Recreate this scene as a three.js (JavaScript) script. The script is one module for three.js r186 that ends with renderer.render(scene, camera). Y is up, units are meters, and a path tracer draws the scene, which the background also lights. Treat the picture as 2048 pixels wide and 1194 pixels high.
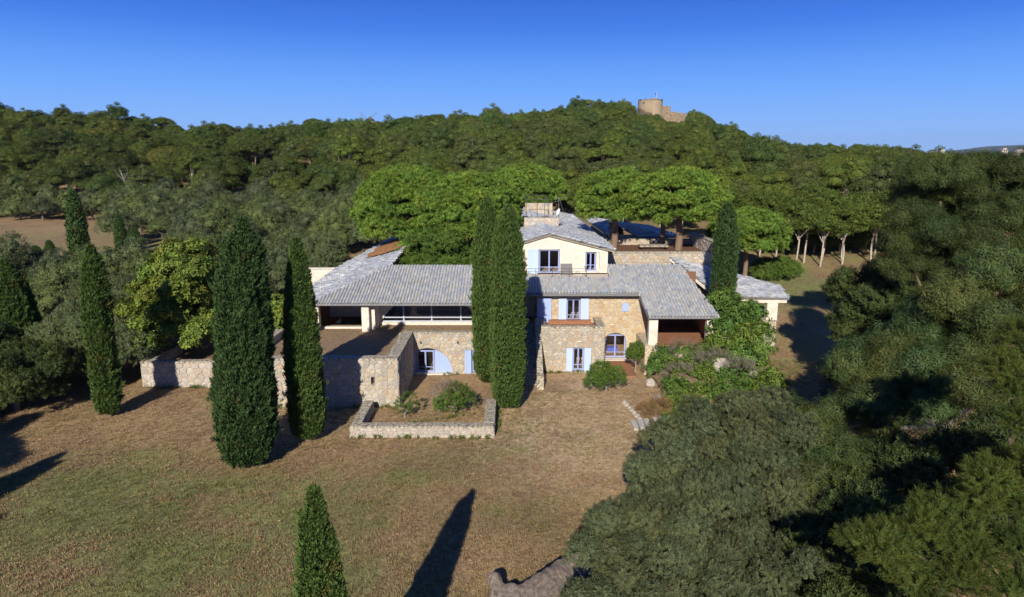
import * as THREE from 'three';
import { mergeGeometries } from 'three/addons/utils/BufferGeometryUtils.js';
import { ImprovedNoise } from 'three/addons/math/ImprovedNoise.js';

// ---------- camera, sky, sun, exposure ----------
const scene = new THREE.Scene();
const camera = new THREE.PerspectiveCamera(47.25, 1024 / 597, 0.5, 14000);
camera.position.set(0, 18.5, 0);
camera.rotation.x = -Math.atan(289 / 1365);
const renderer = new THREE.WebGLRenderer({ antialias: true });
renderer.toneMapping = THREE.LinearToneMapping;
renderer.toneMappingExposure = 1.2;
renderer.shadowMap.enabled = true;

const SUN_AZ = 0.163, SUN_EL = 27.5 * Math.PI / 180;      // shadows run away from the lens and a little to the right
const sunDir = new THREE.Vector3(-Math.sin(SUN_AZ) * Math.cos(SUN_EL), Math.sin(SUN_EL), Math.cos(SUN_AZ) * Math.cos(SUN_EL));
const sun = new THREE.DirectionalLight(new THREE.Color(1, 0.91, 0.77), 4.8);
sun.position.copy(sunDir).multiplyScalar(300).add(new THREE.Vector3(0, 0, -70));
sun.target.position.set(0, 0, -70);
sun.castShadow = true;
sun.shadow.mapSize.set(4096, 4096);
Object.assign(sun.shadow.camera, { left: -130, right: 130, top: 130, bottom: -130, near: 20, far: 700 });
scene.add(sun, sun.target);

{ // clear morning sky: colour by height only
  const W = 64, HH = 512, px = new Float32Array(W * HH * 4);
  const stops = [[-90, .14, .23, .38], [-1, .22, .36, .62], [0, .25, .43, .78], [2, .22, .42, .84], [5, .14, .35, .85], [7, .095, .28, .80], [9.5, .048, .185, .70], [13, .022, .11, .53], [25, .017, .066, .28], [50, .017, .052, .19], [90, .015, .045, .15]];
  for (let j = 0; j < HH; j++) {
    const e = (j + .5) / HH * 180 - 90; let k = 0;
    while (k < stops.length - 2 && stops[k + 1][0] < e) k++;
    const a = stops[k], b = stops[k + 1], f = Math.min(1, Math.max(0, (e - a[0]) / (b[0] - a[0])));
    for (let i = 0; i < W; i++) { const o = (j * W + i) * 4; for (let c = 0; c < 3; c++) px[o + c] = a[c + 1] + (b[c + 1] - a[c + 1]) * f; px[o + 3] = 1; }
  }
  const t = new THREE.DataTexture(px, W, HH, THREE.RGBAFormat, THREE.FloatType);
  t.mapping = THREE.EquirectangularReflectionMapping; t.magFilter = THREE.LinearFilter; t.minFilter = THREE.LinearFilter; t.needsUpdate = true;
  scene.background = t; scene.environment = t;
}

// ---------- helpers ----------
const rngOf = (s) => () => { s |= 0; s = s + 0x6D2B79F5 | 0; let t = Math.imul(s ^ s >>> 15, 1 | s); t = t + Math.imul(t ^ t >>> 7, 61 | t) ^ t; return ((t ^ t >>> 14) >>> 0) / 4294967296; };
const perlin = new ImprovedNoise();
const ns = (x, y, z = 0.37) => perlin.noise(x, y, z);
const fbm = (x, y, z = 0.37, o = 4) => { let s = 0, a = .5, f = 1; for (let i = 0; i < o; i++) { s += a * ns(x * f, y * f, z + i * 7.1); f *= 2.03; a *= .5; } return s; };
const clamp = (v, a = 0, b = 1) => Math.min(b, Math.max(a, v)), mix = (a, b, f) => a + (b - a) * f;
const sstep = (a, b, v) => { const f = clamp((v - a) / (b - a)); return f * f * (3 - 2 * f); };
const lin = (r, g, b) => new THREE.Color().setRGB(r, g, b);
const V = (x, y, d) => new THREE.Vector3(x, y, -d);         // d metres in front of the camera's foot
const used = {};
const numbered = (n) => { const k = used[n] = (used[n] ?? -1) + 1; return k ? n + '_' + String(k).padStart(3, '0') : n; };
const std = (c, rough = .85, o = {}) => new THREE.MeshStandardMaterial({ color: c, roughness: rough, metalness: 0, ...o });
function tag(o, label, category, group, kind) { Object.assign(o.userData, { label, category }); if (group) o.userData.group = group; if (kind) o.userData.kind = kind; return o; }
const lit = (m) => { m.castShadow = m.receiveShadow = true; return m; };
function thing(name, label, category, base = [0, 0, 0], group) {
  const o = new THREE.Group(); o.name = numbered(name); o.position.copy(V(...base)); o.userData = { label, category }; if (group) o.userData.group = group; scene.add(o); return o;
}
// geometry is written in world metres; root is the thing it belongs to
function part(root, name, geo, mat, parent = root, kind) {
  const g = Array.isArray(geo) ? (geo.length > 1 ? mergeGeometries(geo.map(plain)) : geo[0]) : geo;
  g.translate(-root.position.x, -root.position.y, -root.position.z);
  const m = lit(new THREE.Mesh(g, mat)); m.name = name; if (kind) m.userData.kind = kind; parent.add(m); return m;
}
function plain(g) { const h = g.index ? g.toNonIndexed() : g; for (const k of Object.keys(h.attributes)) if (!['position', 'normal', 'uv', 'color'].includes(k)) h.deleteAttribute(k); return h; }
function structure(name, geo, mat, parent) { const m = lit(new THREE.Mesh(geo, mat)); m.name = parent ? name : numbered(name); m.userData.kind = 'structure'; (parent ?? scene).add(m); return m; }
const bx = (x0, x1, y0, y1, d0, d1) => { const g = new THREE.BoxGeometry(x1 - x0, y1 - y0, d1 - d0); g.translate((x0 + x1) / 2, (y0 + y1) / 2, -(d0 + d1) / 2); return uvMetres(g); };
function uvMetres(g) { const p = g.attributes.position, n = g.attributes.normal, u = new Float32Array(p.count * 2); for (let i = 0; i < p.count; i++) { const ax = Math.abs(n.getX(i)), ay = Math.abs(n.getY(i)), az = Math.abs(n.getZ(i)); const x = p.getX(i), y = p.getY(i), z = p.getZ(i); if (ax >= ay && ax >= az) { u[2 * i] = z; u[2 * i + 1] = y; } else if (ay >= az) { u[2 * i] = x; u[2 * i + 1] = z; } else { u[2 * i] = x; u[2 * i + 1] = y; } } g.setAttribute('uv', new THREE.BufferAttribute(u, 2)); return g; }
class GB { // collects loose faces
  constructor() { this.p = []; this.n = []; this.c = []; this.u = []; }
  tri(a, b, c, col, nn) {
    let nx, ny, nz;
    if (nn) [nx, ny, nz] = nn; else { const ux = b[0] - a[0], uy = b[1] - a[1], uz = b[2] - a[2], vx = c[0] - a[0], vy = c[1] - a[1], vz = c[2] - a[2]; nx = uy * vz - uz * vy; ny = uz * vx - ux * vz; nz = ux * vy - uy * vx; const l = Math.hypot(nx, ny, nz) || 1; nx /= l; ny /= l; nz /= l; }
    for (const q of [a, b, c]) { this.p.push(q[0], q[1], q[2]); this.n.push(nx, ny, nz); if (col) this.c.push(col[0], col[1], col[2]); this.u.push(q[0], q[1] - q[2]); }
  }
  quad(a, b, c, d, col, nn) { this.tri(a, b, c, col, nn); this.tri(a, c, d, col, nn); }
  build() { const g = new THREE.BufferGeometry(); g.setAttribute('position', new THREE.Float32BufferAttribute(this.p, 3)); g.setAttribute('normal', new THREE.Float32BufferAttribute(this.n, 3)); g.setAttribute('uv', new THREE.Float32BufferAttribute(this.u, 2)); if (this.c.length) g.setAttribute('color', new THREE.Float32BufferAttribute(this.c, 3)); return g; }
}
function noiseTex(size, fn, srgb) { // fn(i, j) -> [r, g, b] 0..1
  const d = new Uint8Array(size * size * 4);
  for (let j = 0; j < size; j++) for (let i = 0; i < size; i++) { const v = fn(i, j), o = (j * size + i) * 4; d[o] = clamp(v[0]) * 255; d[o + 1] = clamp(v[1]) * 255; d[o + 2] = clamp(v[2]) * 255; d[o + 3] = 255; }
  const t = new THREE.DataTexture(d, size, size); t.wrapS = t.wrapT = THREE.RepeatWrapping; t.magFilter = THREE.LinearFilter; t.minFilter = THREE.LinearMipmapLinearFilter; t.generateMipmaps = true; if (srgb) t.colorSpace = THREE.SRGBColorSpace; t.needsUpdate = true; return t;
}
const scaled = (t, r) => { const c = t.clone(); c.repeat.set(r, r); c.needsUpdate = true; return c; };
function tube(pts, r0, r1, seg = 6, rings) { // tapered branch through points [x,y,d]
  const c = new THREE.CatmullRomCurve3(pts.map((p) => V(...p))), n = rings ?? pts.length * 3, fr = c.computeFrenetFrames(n, false), P = [], N = [], I = [], U = [];
  for (let i = 0; i <= n; i++) { const o = c.getPoint(i / n), r = mix(r0, r1, i / n); for (let k = 0; k <= seg; k++) { const a = k / seg * 6.2832, q = fr.normals[i].clone().multiplyScalar(Math.cos(a)).addScaledVector(fr.binormals[i], Math.sin(a)); N.push(q.x, q.y, q.z); P.push(o.x + q.x * r, o.y + q.y * r, o.z + q.z * r); U.push(k / seg, i / n * 4); } }
  for (let i = 0; i < n; i++) for (let k = 0; k < seg; k++) { const a = i * (seg + 1) + k, b = a + seg + 1; I.push(a, a + 1, b, b, a + 1, b + 1); }
  const g = new THREE.BufferGeometry(); g.setAttribute('position', new THREE.Float32BufferAttribute(P, 3)); g.setAttribute('normal', new THREE.Float32BufferAttribute(N, 3)); g.setAttribute('uv', new THREE.Float32BufferAttribute(U, 2)); g.setIndex(I); return g;
}
const bar = (a, b, r, seg = 5) => tube([a, b], r, r, seg, 1);

// ---------- terrain ----------
const ridge = [ // bearing (x per metre ahead), metres to the crest, height of the ground there
  [-1.360, 330, 28.2], [-0.936, 330, 28.2], [-0.724, 330, 28.9], [-0.619, 335, 27.0], [-0.563, 340, 24.9], [-0.493, 350, 21.1], [-0.408, 360, 21.5], [-0.337, 380, 20.2], [-0.287, 390, 23.3], [-0.230, 400, 25.3], [-0.116, 440, 30.2], [-0.017, 470, 32.4], [0.054, 490, 36.8], [0.152, 520, 44.7], [0.217, 545, 39.5], [0.259, 550, 39.8], [0.296, 540, 28.8], [0.325, 520, 20.8], [0.358, 480, 15.1], [0.412, 440, 11.3], [0.497, 420, 12.3], [0.555, 420, 8.9], [0.599, 400, 2.5], [0.734, 400, 0], [1.343, 400, 0]
];
function ridgeAt(u) { if (u <= ridge[0][0]) return ridge[0]; for (let i = 1; i < ridge.length; i++) if (u <= ridge[i][0]) { const a = ridge[i - 1], b = ridge[i], f = sstep(0, 1, (u - a[0]) / (b[0] - a[0])); return [u, mix(a[1], b[1], f), mix(a[2], b[2], f) - 2.2]; } return ridge[ridge.length - 1]; }
function terrain(x, d) {
  const left = sstep(-.12, -.38, x / Math.max(d, 1));
  const near = d < 60 ? 0 : d < 105 ? mix((d - 60) * .114, (d - 60) * .056, left) : mix(5.13 + (d - 105) * .09, 2.5 + (d - 105) * .045, left);
  if (d < 5) return 0;
  const u = x / Math.max(d, 20), [, rd, rh] = ridgeAt(clamp(u, -1.3, 1.3)), fd = mix(112, 158, left), fh = mix(5.8, 4.9, left);
  let h = near;
  if (d > fd) { const f = (d - fd) / (rd - fd); h = f < 1 ? mix(fh, rh, f * (1.12 - .12 * f)) : rh - (d - rd) * .09 - Math.max(0, d - rd - 150) * .05; }
  h = Math.max(h, -18 - (d > 900 ? 10 : 0));
  return h + (d > 105 ? fbm(x / 40, d / 40) * Math.min(2.5, (d - 105) / 30) : 0) + (d < 60 ? fbm(x / 9, d / 9) * .12 : 0);
}
// ---------- ground ----------
{
  const N = 2048, S = 104, r = rngOf(11), grain = new Float32Array(512 * 512); for (let i = 0; i < grain.length; i++) grain[i] = r();
  const gAt = (i, j) => grain[((j & 511) << 9) | (i & 511)];
  const spot = (x, d, cx, cd, rx, rd) => Math.max(0, 1 - ((x - cx) / rx) ** 2 - ((d - cd) / rd) ** 2);
  const g8 = (v) => Math.pow(clamp(v), 1 / 2.2);
  const low = new Float32Array(512 * 512 * 3);
  for (let j = 0; j < 512; j++) for (let i = 0; i < 512; i++) {
    const x = i / 512 * S - 52, d = j / 512 * S + 8, o = (j * 512 + i) * 3;
    low[o] = fbm(x / 7, d / 7, 3.3, 4); low[o + 1] = fbm(x / 2.2, d / 2.2, 9.1, 4); low[o + 2] = fbm(x / 16, d / 16, 5.5, 3);
  }
  const fine = (i, j, c) => { const fx = i / 4, fy = j / 4, x0 = fx | 0, y0 = fy | 0, a = fx - x0, b = fy - y0, x1 = Math.min(511, x0 + 1), y1 = Math.min(511, y0 + 1), q = (y, x) => low[(y * 512 + x) * 3 + c]; return mix(mix(q(y0, x0), q(y0, x1), a), mix(q(y1, x0), q(y1, x1), a), b); };
  const map = noiseTex(N, (i, j) => {
    const x = i / N * S - 52, d = j / N * S + 8, a = fine(i, j, 0), b = fine(i, j, 1), c = fine(i, j, 2), e = gAt(i, j) - .5, e2 = gAt((i >> 1) + 91, (j >> 1) + 37) - .5, e3 = gAt((i >> 2) + 191, (j >> 2) + 137) - .5;
    let green = 1.0 * spot(x, d, -19, 31, 14, 11) + .7 * spot(x, d, -26, 34, 10, 8) + .6 * spot(x, d, -9, 25, 8, 6) + .55 * spot(x, d, -3, 39, 6, 4) + .4 * spot(x, d, 0, 33, 6, 4) + .35 * spot(x, d, -9, 35, 5, 6) + .8 * spot(x, d, 35, 82, 8, 16) + .5 * spot(x, d, 27, 62, 6, 9) + .3 * spot(x, d, -6, 46, 3, 4) + .4 * sstep(78, 100, d);
    green = clamp(green * (1 + 1.6 * b + a) + .35 * (a + b) + .3 * e2 * green, 0, .95);
    const gravel = clamp((spot(x, d, 4, 43, 8, 11) * 1.1 + spot(x, d, 7, 51, 6, 9) * .7 + spot(x, d, -14, 47, 14, 8) * .3) * (1 + b)), red = clamp(spot(x, d, 27, 56, 6, 9) + spot(x, d, -86, 140, 20, 10) + .5 * spot(x, d, 20, 48, 8, 9) + .25 * c);
    let R = .315, G = .205, B = .104;
    R = mix(R, .46, gravel * .75); G = mix(G, .345, gravel * .75); B = mix(B, .22, gravel * .75);
    R = mix(R, .33, red * .6); G = mix(G, .18, red * .6); B = mix(B, .085, red * .6);
    R = mix(R, .155, green); G = mix(G, .168, green); B = mix(B, .052, green);
    const k = 1 + .35 * e + .38 * e2 + .4 * e3 + .6 * b + .45 * a + .35 * c;
    const pebble = gravel > .2 && gAt(i + 333, j + 77) > .955 ? 1.75 : gAt(i + 13, j + 277) > .9965 ? 1.6 : 1;
    return [g8(R * k * pebble), g8(G * (k + .1 * e3) * pebble), g8(B * k * pebble)];
  }, true);
  map.wrapS = map.wrapT = THREE.MirroredRepeatWrapping;
  const bump = noiseTex(1024, (i, j) => { const v = .5 * gAt(i, j) + .3 * gAt((i >> 1) + 7, (j >> 1) + 5) + .2 * gAt((i >> 3) + 3, (j >> 3) + 9); return [v, v, v]; });
  bump.repeat.set(2.6, 2.6);
  const xs = [], ds = [];
  for (let x = 0; x < 60; x += 1) xs.push(x); for (let x = 60, s = 1.6; x < 6500; x += s, s *= 1.07) xs.push(x);
  const X = [...xs.slice(1).reverse().map((x) => -x), ...xs];
  ds.push(-260, -180, -120, -80, -50, -30, -20, -12, -6, -3); for (let d = 0; d < 120; d += 1) ds.push(d); for (let d = 120, s = 1.6; d < 7000; d += s, s *= 1.035) ds.push(d);
  const P = [], U = [], I = [], w = X.length;
  for (const d of ds) for (const x of X) { P.push(x, terrain(x, d), -d); U.push((x + 52) / S, (d - 8) / S); }
  for (let j = 0; j < ds.length - 1; j++) for (let i = 0; i < w - 1; i++) { const a = j * w + i; I.push(a, a + 1, a + w, a + 1, a + w + 1, a + w); }
  const g = new THREE.BufferGeometry(); g.setAttribute('position', new THREE.Float32BufferAttribute(P, 3)); g.setAttribute('uv', new THREE.Float32BufferAttribute(U, 2)); g.setIndex(I); g.computeVertexNormals();
  structure('ground', g, std(0xffffff, .97, { map, bumpMap: bump, bumpScale: .05 }));
}

// ---------- materials of the buildings ----------
const plasterBump = noiseTex(256, (i, j) => { const a = Math.cos(i / 256 * 6.2832) * 2, b = Math.sin(i / 256 * 6.2832) * 2, c = Math.cos(j / 256 * 6.2832) * 2, e = Math.sin(j / 256 * 6.2832) * 2, v = .5 + fbm(a + c, b + e, a * 1.3 - e, 5); return [v, v, v]; });
const plasterCol = noiseTex(512, (i, j) => { const a = Math.cos(i / 512 * 6.2832) * 1.5, b = Math.sin(i / 512 * 6.2832) * 1.5, c = Math.cos(j / 512 * 6.2832) * 1.5, e = Math.sin(j / 512 * 6.2832) * 1.5; const v = fbm(a + c, b + e, a - e, 5), q = fbm(a * 4 + c * 3, b * 4 + e * 3, e * 3, 3); const k = .95 + .14 * v - (q > .22 ? .16 * (q - .22) / .2 : 0); return [k, k * .985, k * .96]; }, true);
const stoneBump = noiseTex(256, (i, j) => { const a = Math.cos(i / 256 * 6.2832) * 3, b = Math.sin(i / 256 * 6.2832) * 3, c = Math.cos(j / 256 * 6.2832) * 3, e = Math.sin(j / 256 * 6.2832) * 3, v = .5 + .9 * fbm(a + c, b + e, a * 2 - e, 5); return [v, v, v]; });
const stoneCol = noiseTex(512, (i, j) => { const a = Math.cos(i / 512 * 6.2832) * 4, b = Math.sin(i / 512 * 6.2832) * 4, c = Math.cos(j / 512 * 6.2832) * 4, e = Math.sin(j / 512 * 6.2832) * 4, v = fbm(a + c, b + e, a - e, 5), q = fbm(a * 2 + e, b + c * 2, c, 4); const k = .86 + .5 * v; return [k + .06 * q, k, k - .10 * q]; }, true);
const lichen = noiseTex(512, (i, j) => { const a = Math.cos(i / 512 * 6.2832) * 3, b = Math.sin(i / 512 * 6.2832) * 3, c = Math.cos(j / 512 * 6.2832) * 3, e = Math.sin(j / 512 * 6.2832) * 3, v = fbm(a + c, b + e, a - e, 5), q = fbm(a * 3 + e, b * 3 + c * 3, c, 4); let k = .78 + .35 * v; if (v + .4 * q < -.1) k *= .74; return [k, k * .98, k * .93]; }, true);
const M = {
  white: std(lin(.80, .76, .70), .9, { map: scaled(plasterCol, .22), bumpMap: scaled(plasterBump, .5), bumpScale: .012 }),
  cream: std(lin(.80, .76, .68), .9, { map: scaled(plasterCol, .2), bumpMap: scaled(plasterBump, .5), bumpScale: .02 }),
  mortar: std(lin(.60, .53, .43), .95, { map: scaled(stoneCol, .45), bumpMap: scaled(stoneBump, 1.2), bumpScale: .03 }),
  ochreMortar: std(lin(.74, .62, .45), .95, { map: scaled(stoneCol, .35), bumpMap: scaled(stoneBump, 1.1), bumpScale: .03 }),
  coping: std(lin(.72, .68, .60), .92, { map: scaled(lichen, .3), bumpMap: scaled(stoneBump, .8), bumpScale: .015 }),
  terracotta: std(lin(.42, .19, .10), .85, { map: scaled(stoneCol, .4) }),
  blue: std(lin(.36, .47, .76), .55), paleBlue: std(lin(.48, .60, .84), .6), frame: std(lin(.30, .36, .66), .5), greyBlue: std(lin(.42, .48, .60), .5),
  glass: new THREE.MeshPhysicalMaterial({ color: 0xffffff, transmission: 1, thickness: 0, roughness: .02, ior: 1.5 }),
  iron: std(lin(.10, .085, .08), .6, { metalness: .4 }), room: std(lin(.42, .36, .30), .9), wood: std(lin(.20, .10, .055), .7), soil: std(lin(.43, .30, .175), .97, { map: scaled(stoneCol, .25), bumpMap: scaled(stoneBump, .9), bumpScale: .05 }),
  needles: std(lin(.30, .135, .055), .97, { map: scaled(stoneCol, .8), bumpMap: scaled(stoneBump, 2), bumpScale: .06 }),
  slate: std(0xffffff, .75, { vertexColors: true, bumpMap: scaled(stoneBump, 1.4), bumpScale: .012 }), tile: std(0xffffff, .8), roofBed: std(lin(.20, .20, .21), .95),
  cloth: std(lin(.10, .13, .55), .9), grey: std(lin(.16, .16, .165), .8),
};
const tones = (list) => list.map(([r, g, b]) => std(lin(r, g, b), .92, { map: scaled(stoneCol, .9), bumpMap: scaled(stoneBump, 1.6), bumpScale: .025 }));
const STONE = {
  warm: tones([[.68, .58, .44], [.73, .64, .51], [.62, .55, .46], [.71, .59, .43], [.57, .53, .47], [.76, .69, .58], [.67, .51, .37], [.54, .50, .44], [.70, .65, .57]]),
  ochre: tones([[.77, .62, .42], [.79, .66, .46], [.75, .58, .38], [.80, .69, .51], [.74, .53, .32], [.71, .60, .46]]),
  pale: tones([[.66, .60, .53], [.72, .66, .59], [.67, .57, .48], [.59, .54, .48], [.75, .70, .63], [.70, .61, .51]]),
};

// ---------- rubble masonry: every stone a polygon with its own edge and depth ----------
const rectHole = (u0, u1, v0, v1) => ({ sd: (u, v) => { const du = Math.max(u0 - u, u - u1), dv = Math.max(v0 - v, v - v1); return du > 0 && dv > 0 ? Math.hypot(du, dv) : Math.max(du, dv); }, path: () => { const p = new THREE.Path(); p.moveTo(u0, v0); p.lineTo(u0, v1); p.lineTo(u1, v1); p.lineTo(u1, v0); p.closePath(); return p; } });
const archHole = (c, w, v0, spring, rise) => ({ // jambs up to spring, then half an ellipse
  sd: (u, v) => v < spring ? Math.max(Math.abs(u - c) - w, v0 - v) : (Math.hypot((u - c) / w, (v - spring) / rise) - 1) * Math.min(w, rise) * .9,
  path: () => { const p = new THREE.Path(); p.moveTo(c - w, v0); p.lineTo(c - w, spring); for (let k = 1; k <= 20; k++) { const a = Math.PI * (1 - k / 20); p.lineTo(c + w * Math.cos(a), spring + rise * Math.sin(a)); } p.lineTo(c + w, v0); p.closePath(); return p; } });
const segHole = (c, w, v0, k, R) => ({ path: () => { const p = new THREE.Path(); p.moveTo(c - w, v0); for (let i = 1; i <= 24; i++) { const u = -w + 2 * w * i / 24; p.lineTo(c + u, v0 + Math.sqrt(R * R - u * u) - k); } p.closePath(); return p; } });
function clipHalf(poly, a, b, c) { const out = []; for (let i = 0; i < poly.length; i++) { const p = poly[i], q = poly[(i + 1) % poly.length], dp = a * p[0] + b * p[1] - c, dq = a * q[0] + b * q[1] - c; if (dp <= 0) out.push(p); if ((dp < 0 && dq > 0) || (dp > 0 && dq < 0)) { const f = dp / (dp - dq); out.push([p[0] + (q[0] - p[0]) * f, p[1] + (q[1] - p[1]) * f]); } } return out; }
function inset(poly, m) { let q = poly; const n = poly.length; for (let i = 0; i < n; i++) { const a = poly[i], b = poly[(i + 1) % n], dx = b[0] - a[0], dy = b[1] - a[1], l = Math.hypot(dx, dy); if (l < 1e-4) continue; const nx = dy / l, ny = -dx / l; q = clipHalf(q, nx, ny, nx * a[0] + ny * a[1] - m); if (q.length < 3) return []; } return q; }
function rubble(L, Ht, size, seed, holes = [], outline) { // -> polygons [u, v]
  const r = rngOf(seed), S = [], ny = Math.max(1, Math.round(Ht / (size * .8))), out = [];
  for (let j = 0; j < ny; j++) { let u = r() * size; while (u < L) { S.push([clamp(u + (r() - .5) * size * .4, .04, L - .04), clamp((j + .5 + (r() - .5) * .75) * Ht / ny, .04, Ht - .04)]); u += size * (.7 + r() * .85); } }
  const inside = S.filter(([u, v]) => holes.every((h) => h.sd(u, v) > size * .16) && (!outline || outline(u) > v + .05)), ghosts = [];
  for (const [u, v] of inside) for (const h of holes) { const s = h.sd(u, v); if (s < size * 1.3) { const e = .01, gx = (h.sd(u + e, v) - s) / e, gy = (h.sd(u, v + e) - s) / e, l = Math.hypot(gx, gy) || 1; ghosts.push([u - 2 * s * gx / l, v - 2 * s * gy / l]); } }
  const all = [...inside, ...ghosts];
  for (const s of inside) {
    let p = [[0, 0], [L, 0], [L, Ht], [0, Ht]];
    for (const q of all) { const dx = q[0] - s[0], dy = q[1] - s[1], d2 = dx * dx + dy * dy; if (d2 < 1e-9 || d2 > size * size * 9) continue; p = clipHalf(p, dx, dy, dx * (s[0] + q[0]) / 2 + dy * (s[1] + q[1]) / 2); if (p.length < 3) break; }
    if (p.length < 3) continue;
    if (outline) for (const k of [0, 1]) { const a = s[0] - .3, b = s[0] + .3, ya = outline(a), yb = outline(b), dx = b - a, dy = yb - ya; p = clipHalf(p, -dy, dx, -dy * a + dx * ya); if (p.length < 3) break; }
    if (p.length >= 3) { const xs = p.map((q) => q[0]), ys = p.map((q) => q[1]); if (Math.max(...xs) - Math.min(...xs) < size * 3.4 && Math.max(...ys) - Math.min(...ys) < size * 3.4) out.push(p); }
  }
  return out;
}
function stoneGeo(poly, F, r, joint = .012) { // F(u, v, n) -> world [x, y, z]
  const base = inset(poly, joint), top = inset(base, .018 + r() * .02); if (base.length < 3 || top.length < 3) return null;
  const d = .022 + r() * .045, b = new GB(), n = base.length, tx = (r() - .5) * .08, ty = (r() - .5) * .08, cx = top.reduce((s, q) => s + q[0], 0) / top.length, cy = top.reduce((s, q) => s + q[1], 0) / top.length, h = (q) => d + (q[0] - cx) * tx + (q[1] - cy) * ty;
  const T = top.map((q) => F(q[0], q[1], h(q))), mid = F(cx, cy, d + .012);
  for (let i = 0; i < T.length; i++) b.tri(mid, T[i], T[(i + 1) % T.length]);
  if (top.length === n) for (let i = 0; i < n; i++) { const k = (i + 1) % n; b.quad(F(base[i][0], base[i][1], -.01), F(base[k][0], base[k][1], -.01), T[k], T[i]); }
  else { for (let i = 0; i < n; i++) { const k = (i + 1) % n, near = (q) => T[top.reduce((m, t, x) => Math.hypot(t[0] - q[0], t[1] - q[1]) < Math.hypot(top[m][0] - q[0], top[m][1] - q[1]) ? x : m, 0)]; b.quad(F(base[i][0], base[i][1], -.01), F(base[k][0], base[k][1], -.01), near(base[k]), near(base[i])); } }
  return b.build();
}
let poolOf = new Map();
// lays stones over a face of `wall`; they are collected per thing and handed out by lay()
function cladding(root, wall, polys, F, set, seed, joint) {
  const r = rngOf(seed); if (!poolOf.has(root)) poolOf.set(root, []);
  for (const p of polys) { const g = stoneGeo(p, F, r, joint); if (!g) continue; g.computeBoundingSphere(); const c = g.boundingSphere.center, dist = c.distanceTo(camera.position); poolOf.get(root).push({ g, wall, size: g.boundingSphere.radius / dist, mat: set[(r() * set.length) | 0] }); }
}
function lay(root, most = 300) {
  const all = (poolOf.get(root) ?? []).sort((a, b) => b.size - a.size), rest = new Map();
  all.forEach((s, k) => { if (k < most) part(root, 'stone', s.g, s.mat, s.wall); else { const key = s.wall.uuid + s.mat.uuid; if (!rest.has(key)) rest.set(key, { s, list: [] }); rest.get(key).list.push(s.g); } });
  for (const { s, list } of rest.values()) part(root, 'small_stones', list, s.mat, s.wall, 'stuff');
}
const front = (x0, d, y0 = 0) => (u, v, n) => [x0 + u, y0 + v, -d + n];                    // faces the camera
const eastFace = (x, d0, y0 = 0) => (u, v, n) => [x + n, y0 + v, -d0 - u];                 // faces right; u runs away (mirror order)
const westFace = (x, d1, y0 = 0) => (u, v, n) => [x - n, y0 + v, -d1 + u];                 // faces left
function wallSlab(x0, x1, y0, y1, d, th, holes = [], outline) { // front-facing slab with openings, u measured from x0
  const s = new THREE.Shape();
  if (outline) { s.moveTo(0, 0); s.lineTo(x1 - x0, 0); for (const [u, v] of outline) s.lineTo(u, v); s.closePath(); } else { s.moveTo(0, 0); s.lineTo(x1 - x0, 0); s.lineTo(x1 - x0, y1 - y0); s.lineTo(0, y1 - y0); s.closePath(); }
  for (const h of holes) s.holes.push(h.path());
  const g = new THREE.ExtrudeGeometry(s, { depth: th, bevelEnabled: false, curveSegments: 20 }); g.translate(x0, y0, -d - th); return uvMetres(g);
}
function copingRun(root, x0, x1, d0, d1, y, along, seed, len = .75, h = .14, mat = M.coping) { // capping slabs, each its own stone
  const r = rngOf(seed), L = along === 'x' ? x1 - x0 : d1 - d0, n = Math.max(1, Math.round(L / len)); let a = 0;
  for (let i = 0; i < n; i++) { const b = i === n - 1 ? L : a + L / n * (.85 + r() * .3), j = .008, o = (r() - .5) * .03, yy = y + (r() - .5) * .025; const e = Math.min(b, L) - j; if (e - a > .1) part(root, 'capping_stone', along === 'x' ? bx(x0 + a + j, x0 + e, yy, yy + h, d0 - .03 + o, d1 + .03 + o) : bx(x0 - .03 + o, x1 + .03 + o, yy, yy + h, d0 + a + j, d0 + e), mat); a = b; }
}

// ---------- roofs ----------
const tileGeo = (() => { // one barrel tile, 0.46 m, laid along +z (uphill is -z), bulging up
  const b = new GB(), R0 = .115, R1 = .092, L = .46, t = .016, n = 6, P = (R, k, z, dy) => { const a = Math.PI * k / n; return [R * Math.cos(a), R * Math.sin(a) + dy, z]; };
  for (let k = 0; k < n; k++) { b.quad(P(R0, k, L / 2, .02), P(R1, k, -L / 2, 0), P(R1, k + 1, -L / 2, 0), P(R0, k + 1, L / 2, .02)); b.quad(P(R0 - t, k + 1, L / 2, .02), P(R0 - t, k, L / 2, .02), P(R0, k, L / 2, .02), P(R0, k + 1, L / 2, .02)); b.quad(P(R0 - t, k, L / 2, .02), P(R0 - t, k + 1, L / 2, .02), P(R1 - t, k + 1, -L / 2, 0), P(R1 - t, k, -L / 2, 0)); }
  const g = b.build(); g.rotateY(0); return g;
})();
const inPoly = (poly, x, y) => { let c = false; for (let i = 0, j = poly.length - 1; i < poly.length; j = i++) { const [a, b] = poly[i], [e, f] = poly[j]; if ((b > y) !== (f > y) && x < (e - a) * (y - b) / (f - b) + a) c = !c; } return c; };
const tileTints = [[.50, .53, .57], [.56, .57, .58], [.45, .50, .57], [.58, .59, .60], [.49, .51, .54], [.40, .45, .53], [.55, .55, .54], [.60, .60, .59], [.43, .46, .50], [.55, .52, .47]];
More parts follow.
